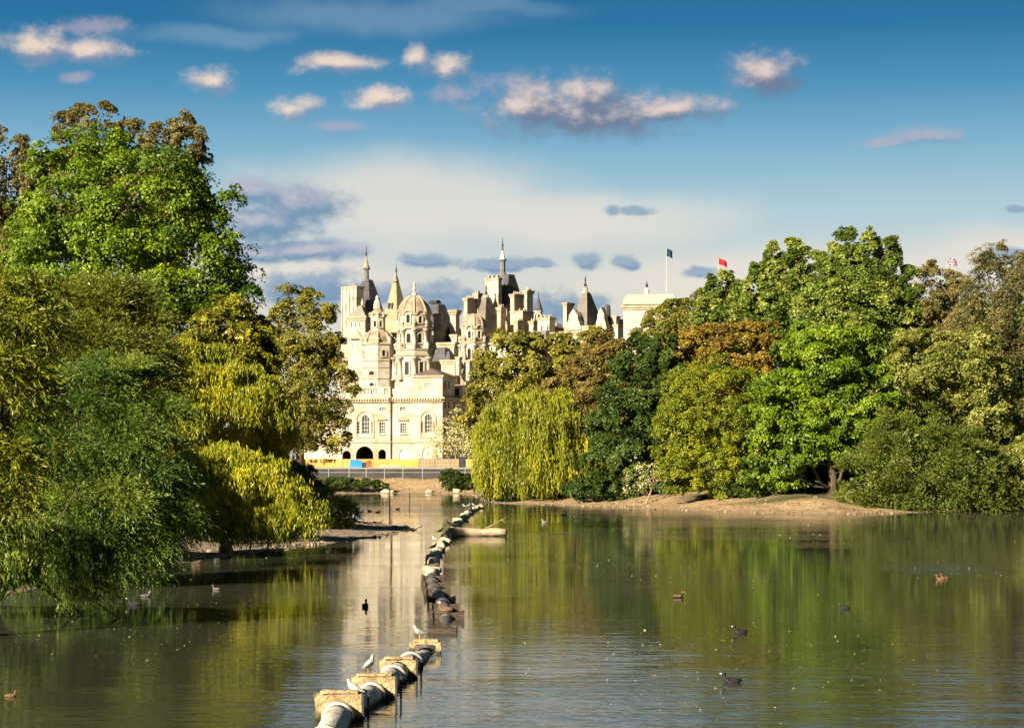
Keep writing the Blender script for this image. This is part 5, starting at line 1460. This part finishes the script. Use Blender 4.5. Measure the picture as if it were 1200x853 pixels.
# ------------------------------------------------------------------ far end: wall, hoarding, railing
def far_end():
    # low grey wall holding up the parade ground
    x0, x1 = WX(322, 350), WX(566, 350)
    r = MB().box(x0, x1, 350.0, 350.55, 1.6, WZ(549.5, 350)).build('retaining_wall', M['grey_wall'])
    tag(r, 'low dark grey stone wall above the sandy slope at the far end of the lake', 'wall')
    MB().box(x0 - .1, x1 + .1, 349.85, 350.7, WZ(549.5, 350) + .003, WZ(548.3, 350)).build('coping', M['steel'], r)
    # railing in front of it
    y = 346.5
    rl = empty('metal_railing', (WX(460, y), y, 2.2), 0, 'thin metal railing along the top of the sandy slope before the grey wall', 'railing')
    ox = rl.location.x
    for q in (352, 368, 385, 409, 429, 450.5, 472, 495, 524.5, 545):
        xx = WX(q, y)
        g = hz(xx, y)
        MB().box(xx - ox - .05, xx - ox + .05, -.05, .05, g - 2.3, WZ(547.6, y) - 2.2).build('post', M['steel'], rl)
    for py in (548.2, 553.5): MB().tube([(WX(345, y) - ox, 0.0, WZ(py, y) - 2.2), (WX(556, y) - ox, 0, WZ(py, y) - 2.2)], [.045, .045], 6).build('rail', M['steel'], rl)
    # yellow hoarding, panel after panel
    y = 372.0
    hb = empty('yellow_hoarding', (WX(445, y), y, 3.9), 0, 'long bright yellow hoarding in front of the arched stone block', 'hoarding')
    ox = hb.location.x
    p = 330.0
    while p < 556:
        MB().box(WX(p, y) - ox, WX(min(p + 17.4, 557), y) - ox, -.03, .03, .02, WZ(537.8, y) - 3.9).build('panel', M['yellow'], hb)
        MB().box(WX(p + 17.4, y) - ox, WX(p + 17.8, y) - ox, -.06, .06, 0, WZ(537.5, y) - 3.9).build('post', M['rust'], hb)
        p += 18
    # blue tarpaulin over a heap, crates beside it
    y = 369.5
    a, b = WX(410.5, y), WX(424.5, y)
    ch = MB(); zt = WZ(538.6, y)
    n = 8
    vs = []
    rng = random.Random(4)
    for j in range(5):
        for i in range(n + 1):
            t = i / n; s = j / 4
            h = (zt - 3.9) * (1 - .35 * max(0, t - .6) / .4) * math.sin(math.pi * min(1, .5 + s * .5)) if j < 4 else 0
            vs.append((a + (b - a) * t + rng.uniform(-.06, .06), y - .7 + (s * 1.6 if j else 0), 3.9 + (0.0 if j == 0 else (zt - 3.9) * (1 - .4 * max(0, t - .55)) * (1 if j < 4 else .0)) + rng.uniform(-.04, .04)))
    fs = [(j * (n + 1) + i, j * (n + 1) + i + 1, (j + 1) * (n + 1) + i + 1, (j + 1) * (n + 1) + i) for j in range(4) for i in range(n)]
    tb = ch.add(vs, fs).build('blue_tarpaulin', M['blue'], None, True)
    tag(tb, 'bright blue tarpaulin over a heap in front of the yellow hoarding', 'tarpaulin')
    for q, w, h, m, lab in ((424.8, 4.6, 541.5, 'iron', 'dark crate between the blue tarpaulin and the rust brown crate'), (430.2, 5.2, 539.5, 'rust', 'rust brown crate in front of the yellow hoarding')):
        xx, x2 = WX(q, y), WX(q + w, y); z1 = WZ(h, y)
        c = empty('crate', ((xx + x2) / 2, y, 3.9), 0, lab, 'crate')
        hw = (x2 - xx) / 2
        MB().box(-hw, hw, -.35, .35, 0.02, z1 - 3.9 - .06).build('body', M[m], c)
        MB().box(-hw - .04, hw + .04, -.4, .4, z1 - 3.9 - .055, z1 - 3.9).build('lid', M[m], c)
    # low pale barrier slab and the grey fence panels on the right
    y = 368
    s_ = MB().extrude([(WX(444, y), 3.92), (WX(470, y), 3.92), (WX(468, y), WZ(544.5, y)), (WX(446, y), WZ(544.5, y))], y - .25, y + .25).build('concrete_barrier', M['stone_b'])
    tag(s_, 'pale low concrete barrier lying before the yellow hoarding', 'barrier')
    y = 365
    f = empty('fence_panel', (WX(515, y), y, 3.9), 0, 'grey barred site fence standing before the right half of the yellow hoarding', 'fence')
    ox = f.location.x
    for q0, q1 in ((491, 504.5), (505.5, 536.5)):
        zt = WZ(537.3, y) - 3.9
        fr = MB().box(WX(q0, y) - ox, WX(q1, y) - ox, -.05, .05, zt - .12, zt).box(WX(q0, y) - ox, WX(q1, y) - ox, -.05, .05, .1, .22).box(WX(q0, y) - ox, WX(q1, y) - ox, -.05, .05, .75, .83)
        fr.box(WX(q0, y) - ox - .08, WX(q0, y) - ox, -.06, .06, -.02, zt).box(WX(q1, y) - ox, WX(q1, y) - ox + .08, -.06, .06, -.02, zt)
        fo = fr.build('frame', M['lead'], f)
        gr = MB(); k = WX(q0, y) - ox + .15
        while k < WX(q1, y) - ox - .1:
            gr.box(k, k + .14, -.03, .03, .225, zt - .125); k += .26
        gr.build('bars', M['lead'], fo)
    sg = empty('sentry_box', (WX(541.5, y), y + .6, 3.9), 0, 'narrow dark blue cabin at the right end of the grey site fence', 'cabin')
    MB().box(-.55, .55, -.5, .5, 0.02, 1.75).build('body', M['flag_navy'], sg)
    MB().frustum((-.65, .65, -.6, .6, 1.753), (-.3, .3, -.3, .3, 2.0)).build('roof', M['lead'], sg)
    MB().box(-.35, .35, -.54, -.503, .1, 1.5).build('door', M['iron'], sg)


def flag_cloth(parent, w, h, mats, pat, z, rot=0.0, droop=0.0, wave=.12):
    """waving cloth grid; pat(u, v) picks a material index"""
    nx, nz = 30, 20
    vs, fs, mi = [], [], []
    for j in range(nz + 1):
        for i in range(nx + 1):
            u, v = i / nx, j / nz
            y = wave * w * math.sin(u * 7 + v * 1.2) * u
            vs.append((u * w * math.cos(rot), y + u * w * math.sin(rot), z - h + v * h - droop * u * u * h))
    for j in range(nz):
        for i in range(nx):
            fs.append((j * (nx + 1) + i, j * (nx + 1) + i + 1, (j + 1) * (nx + 1) + i + 1, (j + 1) * (nx + 1) + i)); mi.append(pat((i + .5) / nx, (j + .5) / nz))
    o = MB().add(vs, fs).build('flag', mats[0], parent, True)
    for m in mats[1:]: o.data.materials.append(m)
    o.data.polygons.foreach_set('material_index', mi)
    return o


def flagpole(px, ytop, Y, zb, label, w, h, mats, pat, droop, thick=.09):
    zt = WZ(ytop, Y)
    r = empty('flagpole', (WX(px, Y), Y, zb), 0, label, 'flag')
    H_ = zt - zb
    MB().tube([(0, 0, -.05), (0, 0, H_ * .5), (0, 0, H_)], [thick, thick * .8, thick * .5], 8).build('pole', M['pole_w'], r)
    MB().lathe(0, 0, [(H_, .02), (H_ + .08, .12), (H_ + .2, .12), (H_ + .3, .02)], 8).build('finial', M['tan_dome'], r)
    flag_cloth(r, w, h, mats, pat, H_ - .1, .15, droop)


def union(u, v):
    x, y = (u - .5) * 2, (v - .5) * 2      # -1..1
    if abs(x) < .09 or abs(y) < .16: return 1
    if abs(x) < .15 or abs(y) < .26: return 2
    d = min(abs(y - x), abs(y + x))
    if d < .10: return 1
    if d < .23: return 2
    return 0


def flags():
    flagpole(781, 291, 606, 23.0, 'dark navy flag on a tall white pole over the green copper roof', 1.7, 2.1, [M['flag_navy']], lambda u, v: 0, .35, .14)
    flagpole(842, 302.5, 400, 3.9, 'plain red flag blowing above the small poplar', 1.6, 1.1, [M['flag_red']], lambda u, v: 0, .55)
    flagpole(1110, 302.5, 420, 3.9, 'red white and blue crossed flag above the brown tree on the right', 2.0, 1.25, [M['flag_blue'], M['flag_red'], M['flag_white']], union, .2)


# ------------------------------------------------------------------ pipe line across the lake
PATH = [(-3.2, 34.0), (-3.32, 41.0), (-3.36, 42.5), (-2.91, 46.2), (-2.65, 50.7), (-2.26, 57.0), (-2.02, 63.9), (-2.08, 69.4), (-2.41, 75.5), (-3.07, 85.6), (-3.5, 95), (-3.87, 107),
        (-4.08, 119), (-4.2, 135), (-4.25, 156), (-4.3, 178), (-4.0, 207), (-3.4, 237)]


def path_at(y):
    for (ax, ay), (bx, by) in zip(PATH, PATH[1:]):
        if ay <= y <= by: return ax + (bx - ax) * (y - ay) / (by - ay)
    return PATH[-1][0]


def path_dir(y):
    a = path_at(y + 1) - path_at(y - 1)
    return math.atan2(-a / 2, 1.0)


def bevel(o, w):
    m = o.modifiers.new('bevel', 'BEVEL'); m.width = w; m.segments = 2; m.limit_method = 'ANGLE'; m.angle_limit = R(40)


def rock_mesh(name, rx, ry, rz, seed, mat, parent=None, n=12):
    rng = np.random.default_rng(seed)
    f = rng.normal(size=(6, 3)) * 1.6; ph = rng.uniform(0, 6, 6)
    vs, fs = [], []
    m = n // 2 + 1
    for j in range(m + 1):
        t = math.pi * j / m
        for i in range(n):
            p = 2 * math.pi * i / n
            d = np.array((math.sin(t) * math.cos(p), math.sin(t) * math.sin(p), math.cos(t)))
            k = 1 + .09 * float(np.sum(np.sin(f @ d * 1.8 + ph)))
            sx = np.sign(d) * np.abs(d) ** .75
            vs.append((sx[0] * rx * k, sx[1] * ry * k, sx[2] * rz * k))
    for j in range(m):
        for i in range(n): fs.append((j * n + i, j * n + (i + 1) % n, (j + 1) * n + (i + 1) % n, (j + 1) * n + i))
    return MB().add(vs, fs).build(name, mat, parent, True)


def chip_texture():
    t = bpy.data.textures.get('chipped_edges')
    if t is None:
        t = bpy.data.textures.new('chipped_edges', 'CLOUDS'); t.noise_scale = .16; t.noise_depth = 3
    return t


def pipe_line():
    # near run: crusted pipe, lifted by saddle blocks
    def run(name, label, y0, y1, zc, r, mat, step):
        rt = empty(name, (path_at(y0), y0, 0), 0, label, 'pipe')
        o = Vector(rt.location)
        y = y0
        rng = random.Random(int(y0))
        while y < y1 - .2:
            e = min(y + step, y1)
            pts = []; k = 6
            for i in range(k + 1):
                q = y + (e - y) * i / k
                zz = zc(q)
                pts.append(Vector((path_at(q), q, zz)) - o)
            rr = r * rng.uniform(.94, 1.04)
            s = MB().tube(pts, [rr * rng.uniform(.97, 1.03) for _ in pts], 18).build('pipe_section', mat, rt, True)
            c = MB().tube([pts[-1] + Vector((0, -.12, 0)), pts[-1] + Vector((0, .12, 0))], [rr + .045, rr + .045], 18).build('pipe_collar', mat, rt, True)
            y = e
        return rt
    run('water_pipe', 'near run of pale crusted pipe resting in the mossy concrete saddle blocks', 34.5, 58.5, lambda q: .07 - max(0, q - 53) * .06, .275, M['pipe'], 3.8)
    run('water_pipe', 'dark wet stretch of pipe lying on the timber cribs', 66.5, 92.0, lambda q: .06 if q > 70 else .06 - (70 - q) * .1, .22, M['wet_pipe'], 4.2)
    run('water_pipe', 'far run of pale crusted pipe winding from the last timber crib to the far bank', 92.1, 237.0, lambda q: .08, .22, M['pale_stone'], 7.0)

    # saddle blocks
    def saddle(x, y, w, h, d, mat, label, stakes=True, ang=0.0):
        rt = empty('saddle_block', (x, y, 0), ang, label, 'concrete block', 'saddle blocks carrying the pipe')
        zc, nr = .07, .30
        arc = [(nr * math.cos(math.pi * i / 10), zc + nr * math.sin(math.pi * i / 10)) for i in range(11)]
        poly = [(-w / 2, -.5), (-nr, -.5)] + arc[::-1] + [(nr, -.5), (w / 2, -.5), (w / 2 + .01, h), (-w / 2 - .015, h - .02)]
        b = MB().extrude(poly, -d / 2, d / 2).build('block', M[mat], rt)
        bevel(b, .018)
        lip = MB().box(-w / 2 + .10, w / 2 - .06, -d / 2 + .03, d / 2 - .03, h + .002, h + .05).build('top_slab', M[mat], rt)
        bevel(lip, .012)
        for q in (b, lip):
            sd = q.modifiers.new('subdivide', 'SUBSURF'); sd.subdivision_type = 'SIMPLE'; sd.levels = sd.render_levels = 4
            dm = q.modifiers.new('chipping', 'DISPLACE'); dm.texture = chip_texture(); dm.strength = .07; dm.mid_level = .5; dm.texture_coords = 'GLOBAL'
        if stakes:
            for k, (sx, sy) in enumerate(((w / 2 + .04, -d / 2 - .06), (w / 2 + .12, d / 2 - .02))):
                MB().box(sx - .022, sx + .022, sy - .022, sy + .022, -.7, h + .02 - k * .03).build('stake', M['iron'], rt)
        return rt
    saddle(-3.36, 42.5, .88, .50, .34, 'concrete', 'nearest mossy concrete saddle block, with two dark iron stakes at its right end')
    saddle(-2.92, 46.2, .90, .47, .34, 'concrete', 'mossy concrete saddle block with two gulls on and behind it, second from the near end')
    saddle(-2.64, 50.7, .82, .42, .34, 'concrete', 'mossy concrete saddle block between the two-gull block and the block with one gull')
    saddle(-2.26, 57.0, .80, .30, .36, 'concrete', 'low wet concrete block with a single standing gull, where the pipe dips under water', False)

    # dark timber cribs further out
    def crib(x, y, w, h, d, label):
        rt = empty('timber_crib', (x, y, 0), path_dir(y) * .5, label, 'timber crib', 'dark timber cribs under the pipe')
        n = 2
        for i in range(n):
            z0 = -.25 + (h + .25) * i / n; z1 = z0 + (h + .25) / n - .03
            o = MB().box(-w / 2, w / 2, -d / 2, -d / 2 + .1, z0, z1).build('plank', M['wet_wood'], rt)
            MB().box(-w / 2, w / 2, d / 2 - .1, d / 2, z0, z1).build('plank', M['wet_wood'], rt)
            MB().box(-w / 2 + .01, -w / 2 + .1, -d / 2 + .102, d / 2 - .102, z0 + .02, z1 - .01).build('plank', M['wet_wood'], rt)
            MB().box(w / 2 - .1, w / 2 - .01, -d / 2 + .102, d / 2 - .102, z0 + .02, z1 - .01).build('plank', M['wet_wood'], rt)
        for sx in (-1, 1): MB().box(sx * w / 2 - .05, sx * w / 2 + .05, -d / 2 - .06, -d / 2 - .003, -.5, h + .05).build('post', M['wet_wood'], rt)
        MB().box(-w / 2 + .12, w / 2 - .12, -d / 2 + .11, d / 2 - .11, -.2, h - .05).build('fill', M['pipe'], rt)
        return rt
    pl = MB().box(-.42, .42, -.3, .3, -.1, .14).build('floating_plank', M['wet_wood']); pl.location = (-2.02, 63.9, 0); bevel(pl, .02)
    tag(pl, 'dark flat plank lying alone in the water between the pipe runs', 'plank')
    crib(-2.06, 69.6, 1.0, .24, .6, 'dark low timber crib with the brown goose sitting on it, nearest of the cribs')
    crib(-2.26, 73.2, .92, .24, .5, 'dark low timber crib just behind the goose, second from the near end')
    crib(-2.48, 77.0, .9, .24, .5, 'dark low timber crib third from the near end')
    crib(-2.78, 81.5, .9, .26, .5, 'dark low timber crib fourth from the near end')
    crib(-3.02, 86.0, .85, .26, .5, 'dark low timber crib fifth from the near end')
    crib(-3.28, 90.6, .85, .28, .5, 'dark low timber crib farthest out, where the pale stones begin')

    # crusted stones piled along the far run
    rng = random.Random(11)
    ys = [94, 97, 100, 103.5, 108, 112.5, 117, 122, 127, 132, 137, 150, 157, 164, 171, 178, 186, 194, 203, 212, 222, 231]
    first = {0: 'first', 1: 'second', 2: 'third', 3: 'fourth', 4: 'fifth', 5: 'sixth', 6: 'seventh', 7: 'eighth', 8: 'ninth', 9: 'tenth', 10: 'eleventh', 11: 'twelfth'}
    for i, y in enumerate(ys):
        w = rng.uniform(.24, .42)
        o = rock_mesh('crusted_stone', w, rng.uniform(.3, .6), rng.uniform(.16, .27), 40 + i, M['pale_stone'])
        o.location = (path_at(y) + rng.uniform(-.15, .15), y, .16)
        o.rotation_euler = (0, 0, rng.uniform(-.4, .4))
        lab = f'pale crusted stone on the pipe, {first[i]} beyond the farthest timber crib' if i < 11 else (f'pale crusted stone on the pipe behind the lying log, {first[i - 11]} counted from the log')
        tag(o, lab, 'stone', 'crusted stones along the far pipe')
    # the lying log and the dead branch on it
    y = 146
    pts, rad = [], []
    for i in range(9):
        t = i / 8
        pts.append((WX(526 + 67 * t, y), y - .25 + .3 * math.sin(t * 3), .24 + .03 * math.sin(t * 9))); rad.append(.34 - .08 * t + .03 * math.sin(i * 2.3))
    lg = MB().tube(pts, rad, 12).build('fallen_log', M['wood'], None, True); tag(lg, 'thick pale log lying across the end of the pipe line', 'log')
    br = MB()
    P0 = Vector((WX(568, y), y - .1, .5))
    br.tube([P0, P0 + Vector((.6, .1, .25)), P0 + Vector((1.15, 0, .6)), P0 + Vector((1.6, .1, .82))], [.06, .05, .035, .015], 6)
    br.tube([P0 + Vector((.6, .1, .25)), P0 + Vector((.75, 0, .6))], [.035, .012], 5); br.tube([P0 + Vector((1.1, 0, .58)), P0 + Vector((1.3, -.1, .45)), P0 + Vector((1.5, -.1, .42))], [.03, .02, .008], 5)
    br.tube([P0 + Vector((-.2, 0, -.05)), P0 + Vector((-.6, .1, .2))], [.04, .015], 5)
    b = br.build('dead_branch', M['bark_l'], None, True); tag(b, 'bare dead branch sticking up from the pale log', 'branch')
    for q, yt, yb, lab in ((456.7, 579, 603, 'thin dark post standing in the water, the taller of two'), (480, 577, 592, 'short thin dark post standing in the water near the far shore')):
        p = on_water(q, yb)
        o = MB().tube([(0, 0, -.6), (0, 0, WZ(yt, p.y))], [.06, .05], 6).build('mooring_post', M['iron']); o.location = p; tag(o, lab, 'post')
    # pale rocks on the far shore
    for i, (q, py, s, lab) in enumerate(((452, 570, .75, 'larger white rock on the sandy far shore below the hedge'), (459.5, 572, .55, 'smaller white rock just right of the larger one on the far shore'), (535.5, 574.5, .7, 'white rock on the far shore below the green clump'),
                                         (503, 572, .6, 'small tan rock in the middle of the far shore'))):
        yy = 338.8
        o = rock_mesh('shore_rock', s, s * .7, s * .55, 90 + i, M['pale_stone']); o.location = (WX(q, yy), yy, hz(WX(q, yy), yy) + s * .2); o.rotation_euler = (0, 0, i * 1.1); tag(o, lab, 'rock')


# ------------------------------------------------------------------ birds
def sweep(name, spine, mat, parent=None, n=14):
    """spine: (x, z, half width, half height) from tail to head, swept into one skin"""
    vs, fs = [], []
    m = len(spine)
    for i, (x, z, a, b) in enumerate(spine):
        x0, z0 = spine[max(i - 1, 0)][:2]; x1, z1 = spine[min(i + 1, m - 1)][:2]
        t = Vector((x1 - x0, 0, z1 - z0)).normalized(); up = Vector((-t.z, 0, t.x))
        for k in range(n):
            q = 2 * math.pi * k / n
            vs.append(Vector((x, 0, z)) + Vector((0, math.cos(q) * a, 0)) + up * (math.sin(q) * b))
    for j in range(m - 1):
        for k in range(n): fs.append((j * n + k, j * n + (k + 1) % n, (j + 1) * n + (k + 1) % n, (j + 1) * n + k))
    fs.append(tuple(range(n))[::-1]); fs.append(tuple((m - 1) * n + k for k in range(n)))
    return MB().add(vs, fs).build(name, mat, parent, True)


def wing(parent, pts, mat, side, w=.02):
    """folded wing lying along the flank"""
    vs, fs = [], []
    n = 8
    for x, y, z, hh, ww in pts:
        for k in range(n):
            q = 2 * math.pi * k / n
            vs.append((x, side * (y + ww * math.cos(q)), z + hh * math.sin(q)))
    m = len(pts)
    for j in range(m - 1):
        for k in range(n): fs.append((j * n + k, j * n + (k + 1) % n, (j + 1) * n + (k + 1) % n, (j + 1) * n + k))
    fs.append(tuple(range(n))); fs.append(tuple((m - 1) * n + k for k in range(n)))
    return MB().add(vs, fs).build('wing', mat, parent, True)


def gull(loc, rz, label, s=.9, grp='gulls standing on the pipe line', detail=True):
    r = empty('gull', loc, rz, label, 'gull', grp)
    r.scale = (s, s, s)
    sweep('body', [(-.25, .13, .012, .008), (-.19, .155, .035, .022), (-.10, .185, .068, .058), (0, .215, .086, .080), (.075, .255, .080, .078), (.115, .305, .055, .056), (.13, .345, .042, .045), (.145, .385, .042, .043), (.172, .395, .030, .030), (.19, .392, .014, .014)], M['white_f'], r)
    for sd in (-1, 1): wing(r, [(.07, .062, .245, .035, .016), (0, .074, .225, .055, .018), (-.10, .060, .195, .042, .014), (-.20, .035, .165, .018, .008), (-.29, .018, .135, .005, .004)], M['grey_f'], sd)
    MB().tube([(.185, 0, .392), (.21, 0, .39), (.232, 0, .382)], [.012, .010, .003], 6).build('bill', M['beak'], r)
    if detail:
        for sd in (-1, 1):
            MB().tube([(.0, sd * .035, .16), (.01, sd * .035, .0)], [.008, .007], 6).add([(-.01, sd * .035 - .022, .004), (.05, sd * .035, .004), (-.01, sd * .035 + .022, .004), (.0, sd * .035, .018)], [(0, 1, 2), (0, 1, 3), (1, 2, 3), (2, 0, 3)]).build('leg', M['beak'], r)
            MB().lathe(.165, sd * .033, [(.398, .002), (.404, .006), (.410, .002)], 6).build('eye', M['iron'], r)
    return r


def duck(name, loc, rz, label, body, head, bill, wingm=None, s=1.0, grp='birds swimming on the lake', neck=1.0, cat='duck'):
    r = empty(name, loc, rz, label, cat, grp)
    r.scale = (s, s, s)
    n = neck
    sweep('body', [(-.24, .075, .012, .010), (-.19, .06, .05, .035), (-.10, .045, .088, .070), (0, .045, .098, .080), (.09, .055, .082, .072), (.135, .085, .052, .050), (.145, .10 + .03 * n, .034, .036), (.15, .12 + .06 * n, .03, .032)], body, r)
    sweep('head', [(.135, .11 + .06 * n, .030, .030), (.145, .135 + .07 * n, .038, .036), (.168, .147 + .07 * n, .040, .038), (.195, .143 + .07 * n, .028, .027), (.21, .14 + .07 * n, .012, .012)], head, r)
    MB().tube([(.198, 0, .14 + .07 * n), (.225, 0, .135 + .07 * n), (.25, 0, .128 + .07 * n)], [.016, .013, .007], 6).build('bill', bill, r)
    for sd in (-1, 1): wing(r, [(.07, .070, .075, .035, .02), (-.02, .082, .078, .048, .02), (-.12, .062, .078, .035, .016), (-.21, .028, .082, .012, .008)], wingm or body, sd)
    return r


def birds():
    gull((-2.40, 57.0, .355), R(195), 'white gull standing upright on the low wet block, alone')
    gull((-3.02, 46.28, .525), R(60), 'grey backed gull standing at the back edge of the two-gull block')
    gull((-3.20, 44.4, .21), R(150), 'white gull resting on the pipe just before the two-gull block')
    for i, (px, py, y, rz, lab) in enumerate(((516, 631.5, 139, 20, 'white gull on the stones nearest to the lying log'), (510, 643, 124, 170, 'white gull in the middle of the stone row'), (508, 652.5, 113.5, 10, 'lowest white gull on the stone row before the log'),
                                              (544, 598.5, 219, 160, 'left of three white gulls at the far end of the pipe'), (549, 597.5, 221, 30, 'middle of three white gulls at the far end of the pipe'), (555, 596.5, 224, 180, 'right of three white gulls at the far end of the pipe'),
                                              (526, 621, 158, 150, 'white gull on the stones just behind the log'))):
        gull((WX(px, y), y,   .36 if i < 3 else .30), R(rz), lab, 1.0, detail=False)
    # swimming birds
    K, B_, G, Br, Rd, Bn = M['black_f'], M['brown_f'], M['grey_f'], M['brown_f'], M['red_f'], M['bone']
    for px, py, rz, lab, nm, cat, bd, hd, bl, wg, s in (
            (867, 741.5, 180, 'black coot with white bill swimming left, farther of the two on the right', 'coot', 'coot', K, K, Bn, K, 1.0),
            (857, 799.5, 178, 'black coot with white bill, nearest bird in the right foreground', 'coot', 'coot', K, K, Bn, K, 1.05),
            (795, 700, 10, 'dark duck with a reddish head, alone in the middle of the lake', 'duck', 'duck', K, Rd, Bn, B_, 1.0),
            (990, 713, 170, 'small dark duck far to the right, apart from the others', 'duck', 'duck', K, K, M['lead'], K, .8),
            (1102, 679, 175, 'left of two red headed ducks in the rippled water', 'duck', 'duck', B_, Rd, M['lead'], B_, .95),
            (1107, 678, 190, 'right of two red headed ducks in the rippled water', 'duck', 'duck', B_, Rd, M['lead'], B_, .95),
            (428, 711, 85, 'dark duck seen from behind left of the pipe line', 'duck', 'duck', K, K, M['lead'], K, 1.1),
            (157, 709, 170, 'dark coot in the shade beside the drooping willow, with a pale bird next to it', 'coot', 'coot', K, K, Bn, K, 1.2),
            (171, 699, 20, 'pale grey bird beside the shaded coot', 'duck', 'duck', M['dusk_f'], G, M['lead'], M['dusk_f'], .9),
            (253, 691, 150, 'small pale duck alone in the dark water below the left willows', 'duck', 'duck', M['dusk_f'], M['dusk_f'], M['lead'], M['dusk_f'], .85),
            (13, 816, 20, 'small brown duck at the left edge of the dark water', 'duck', 'duck', B_, Rd, M['beak'], B_, .6),
            (638, 612, 175, 'white gull swimming below the golden willow, left of two', 'gull', 'gull', M['white_f'], M['white_f'], M['beak'], G, 1.15),
            (661, 603.5, 10, 'white gull swimming below the golden willow, right of two', 'gull', 'gull', M['white_f'], M['white_f'], M['beak'], G, 1.2),
            (443, 600.5, 15, 'dark duck in the far inlet, left of three', 'duck', 'duck', K, K, M['lead'], K, 1.1),
            (433, 599, 175, 'dark duck nearest the mud bar in the far inlet', 'duck', 'duck', K, K, M['lead'], K, 1.1),
            (466, 597, 20, 'dark duck in the far inlet, right of three', 'duck', 'duck', K, K, M['lead'], K, 1.1)):
        p = on_water(px, py)
        duck(nm, (p.x, p.y, -.012), R(rz), lab, bd, hd, bl, wg, s, cat=cat)
    duck('goose', (-2.12, 69.6, .24), R(165), 'brown goose sitting on the nearest dark timber crib', B_, M['white_f'], M['beak'], B_, 1.15, None, 1.3, 'goose')
    # gulls in the air before the trees
    for i, (px, py, y, lab) in enumerate(((797, 408, 200, 'white gull flying in front of the rust orange tree'), (584, 530, 230, 'white gull flying before the left edge of the golden willow'), (613, 567, 225, 'white gull flying low before the golden willow curtain'))):
        r = empty('flying_gull', W(px, py, y), R(40 + 70 * i), lab, 'gull', 'gulls in flight')
        sweep('body', [(-.22, 0, .012, .008), (-.12, 0, .05, .04), (0, 0, .07, .06), (.10, .01, .055, .05), (.17, .02, .036, .034), (.20, .015, .012, .012)], M['white_f'], r)
        for sd in (-1, 1):
            MB().add([(.06, sd * .05, .03), (-.10, sd * .05, .02), (-.04, sd * .30, .14), (.10, sd * .30, .15), (-.10, sd * .62, .08), (-.02, sd * .60, .085), (.06, sd * .05, .05), (-.10, sd * .05, .035), (-.04, sd * .30, .155), (.10, sd * .30, .17)],
                     [(0, 1, 2, 3), (3, 2, 4, 5), (6, 7, 8, 9), (9, 8, 4, 5), (0, 3, 9, 6), (1, 2, 8, 7)]).build('wing', M['white_f'], r)


def floating_leaves():
    rng = np.random.default_rng(5)
    n = 5200
    Y = 40 + 170 * rng.uniform(0, 1, n) ** 1.5
    X = (rng.uniform(-1, 1, n)) * Y * .25
    # gathered in drifts
    keep = (np.sin(X * .35 + 1.4 * np.sin(Y * .06)) + np.sin(Y * .13 + X * .1) + rng.normal(0, .4, n)) > .75
    keep &= lake_distance(X, Y) < -1
    X, Y = X[keep], Y[keep]; n = len(X)
    C = np.stack([X, Y, np.full(n, .012)], 1)
    a = rng.uniform(0, 6.28, n)
    A = np.stack([np.cos(a), np.sin(a), rng.normal(0, .10, n)], 1); S = np.stack([-np.sin(a), np.cos(a), rng.normal(0, .25, n)], 1)
    s = rng.uniform(.02, .065, n) * (1 + Y / 140)
    o = leaf_mesh('floating_leaves', C, A, S, s, s * .6, rng.uniform(0, 1, n), LM['blossom'])
    tag(o, 'scattered pale leaves and fluff drifting on the lake', None, kind='stuff')


def shore_litter():
    """stones, sticks and dead leaves along the water line: nobody could count them"""
    rng = np.random.default_rng(8)
    n = 60000
    X = rng.uniform(-34, 60, n); Y = rng.uniform(100, 347, n)
    d = lake_distance(X, Y)
    k = (d > -.3) & (d < 14) & (rng.uniform(size=n) < np.where(d < 2, 1.0, .35) * (0.25 + (np.sin(X * .5 + np.sin(Y * .3) * 2) + np.sin(Y * .41)) ** 2 * .4))
    X, Y, d = X[k], Y[k], d[k]; n = len(X)
    Z = height(X, Y)
    mb = MB()
    for i in range(0, min(n, 900)):
        r = rng.uniform(.06, .22) * (1.4 if rng.uniform() < .1 else 1)
        q = [(X[i] + r * math.cos(t) * rng.uniform(.8, 1.2), Y[i] + r * math.sin(t) * rng.uniform(.8, 1.2), Z[i] - .03) for t in np.arange(6) * 1.047]
        u = [(X[i] + (p[0] - X[i]) * .7, Y[i] + (p[1] - Y[i]) * .7, Z[i] + r * rng.uniform(.3, .6)) for p in q]
        mb.add(q + u, [(j, (j + 1) % 6, 6 + (j + 1) % 6, 6 + j) for j in range(6)] + [tuple(range(6, 12))])
    for i in range(900, min(n, 1150)):
        a = rng.uniform(0, 6.28); L = rng.uniform(.4, 1.6); p = Vector((X[i], Y[i], Z[i] + .03))
        e = p + Vector((math.cos(a) * L, math.sin(a) * L, rng.uniform(.02, .3)))
        mb.tube([p, p.lerp(e, .5) + Vector((0, 0, .08)), e], [.035, .028, .01], 4)
    o = mb.build('shore_debris', M['litter'], None)
    tag(o, 'stones and sticks strewn along the sandy shores', None, kind='stuff')
    X, Y, Z = X[1150:], Y[1150:], Z[1150:]; n = len(X)
    a = rng.uniform(0, 6.28, n)
    A = np.stack([np.cos(a), np.sin(a), rng.normal(0, .3, n)], 1); S = np.stack([-np.sin(a), np.cos(a), rng.normal(0, .4, n)], 1)
    o = leaf_mesh('fallen_leaves', np.stack([X, Y, Z + .04], 1), A, S, rng.uniform(.15, .4, n), rng.uniform(.08, .22, n), rng.uniform(0, 1, n) ** 1.5, LM['dead'])
    tag(o, 'dead leaves littering the sandy shores', None, kind='stuff')


far_end()
shore_litter()
flags()
pipe_line()
birds()
floating_leaves()
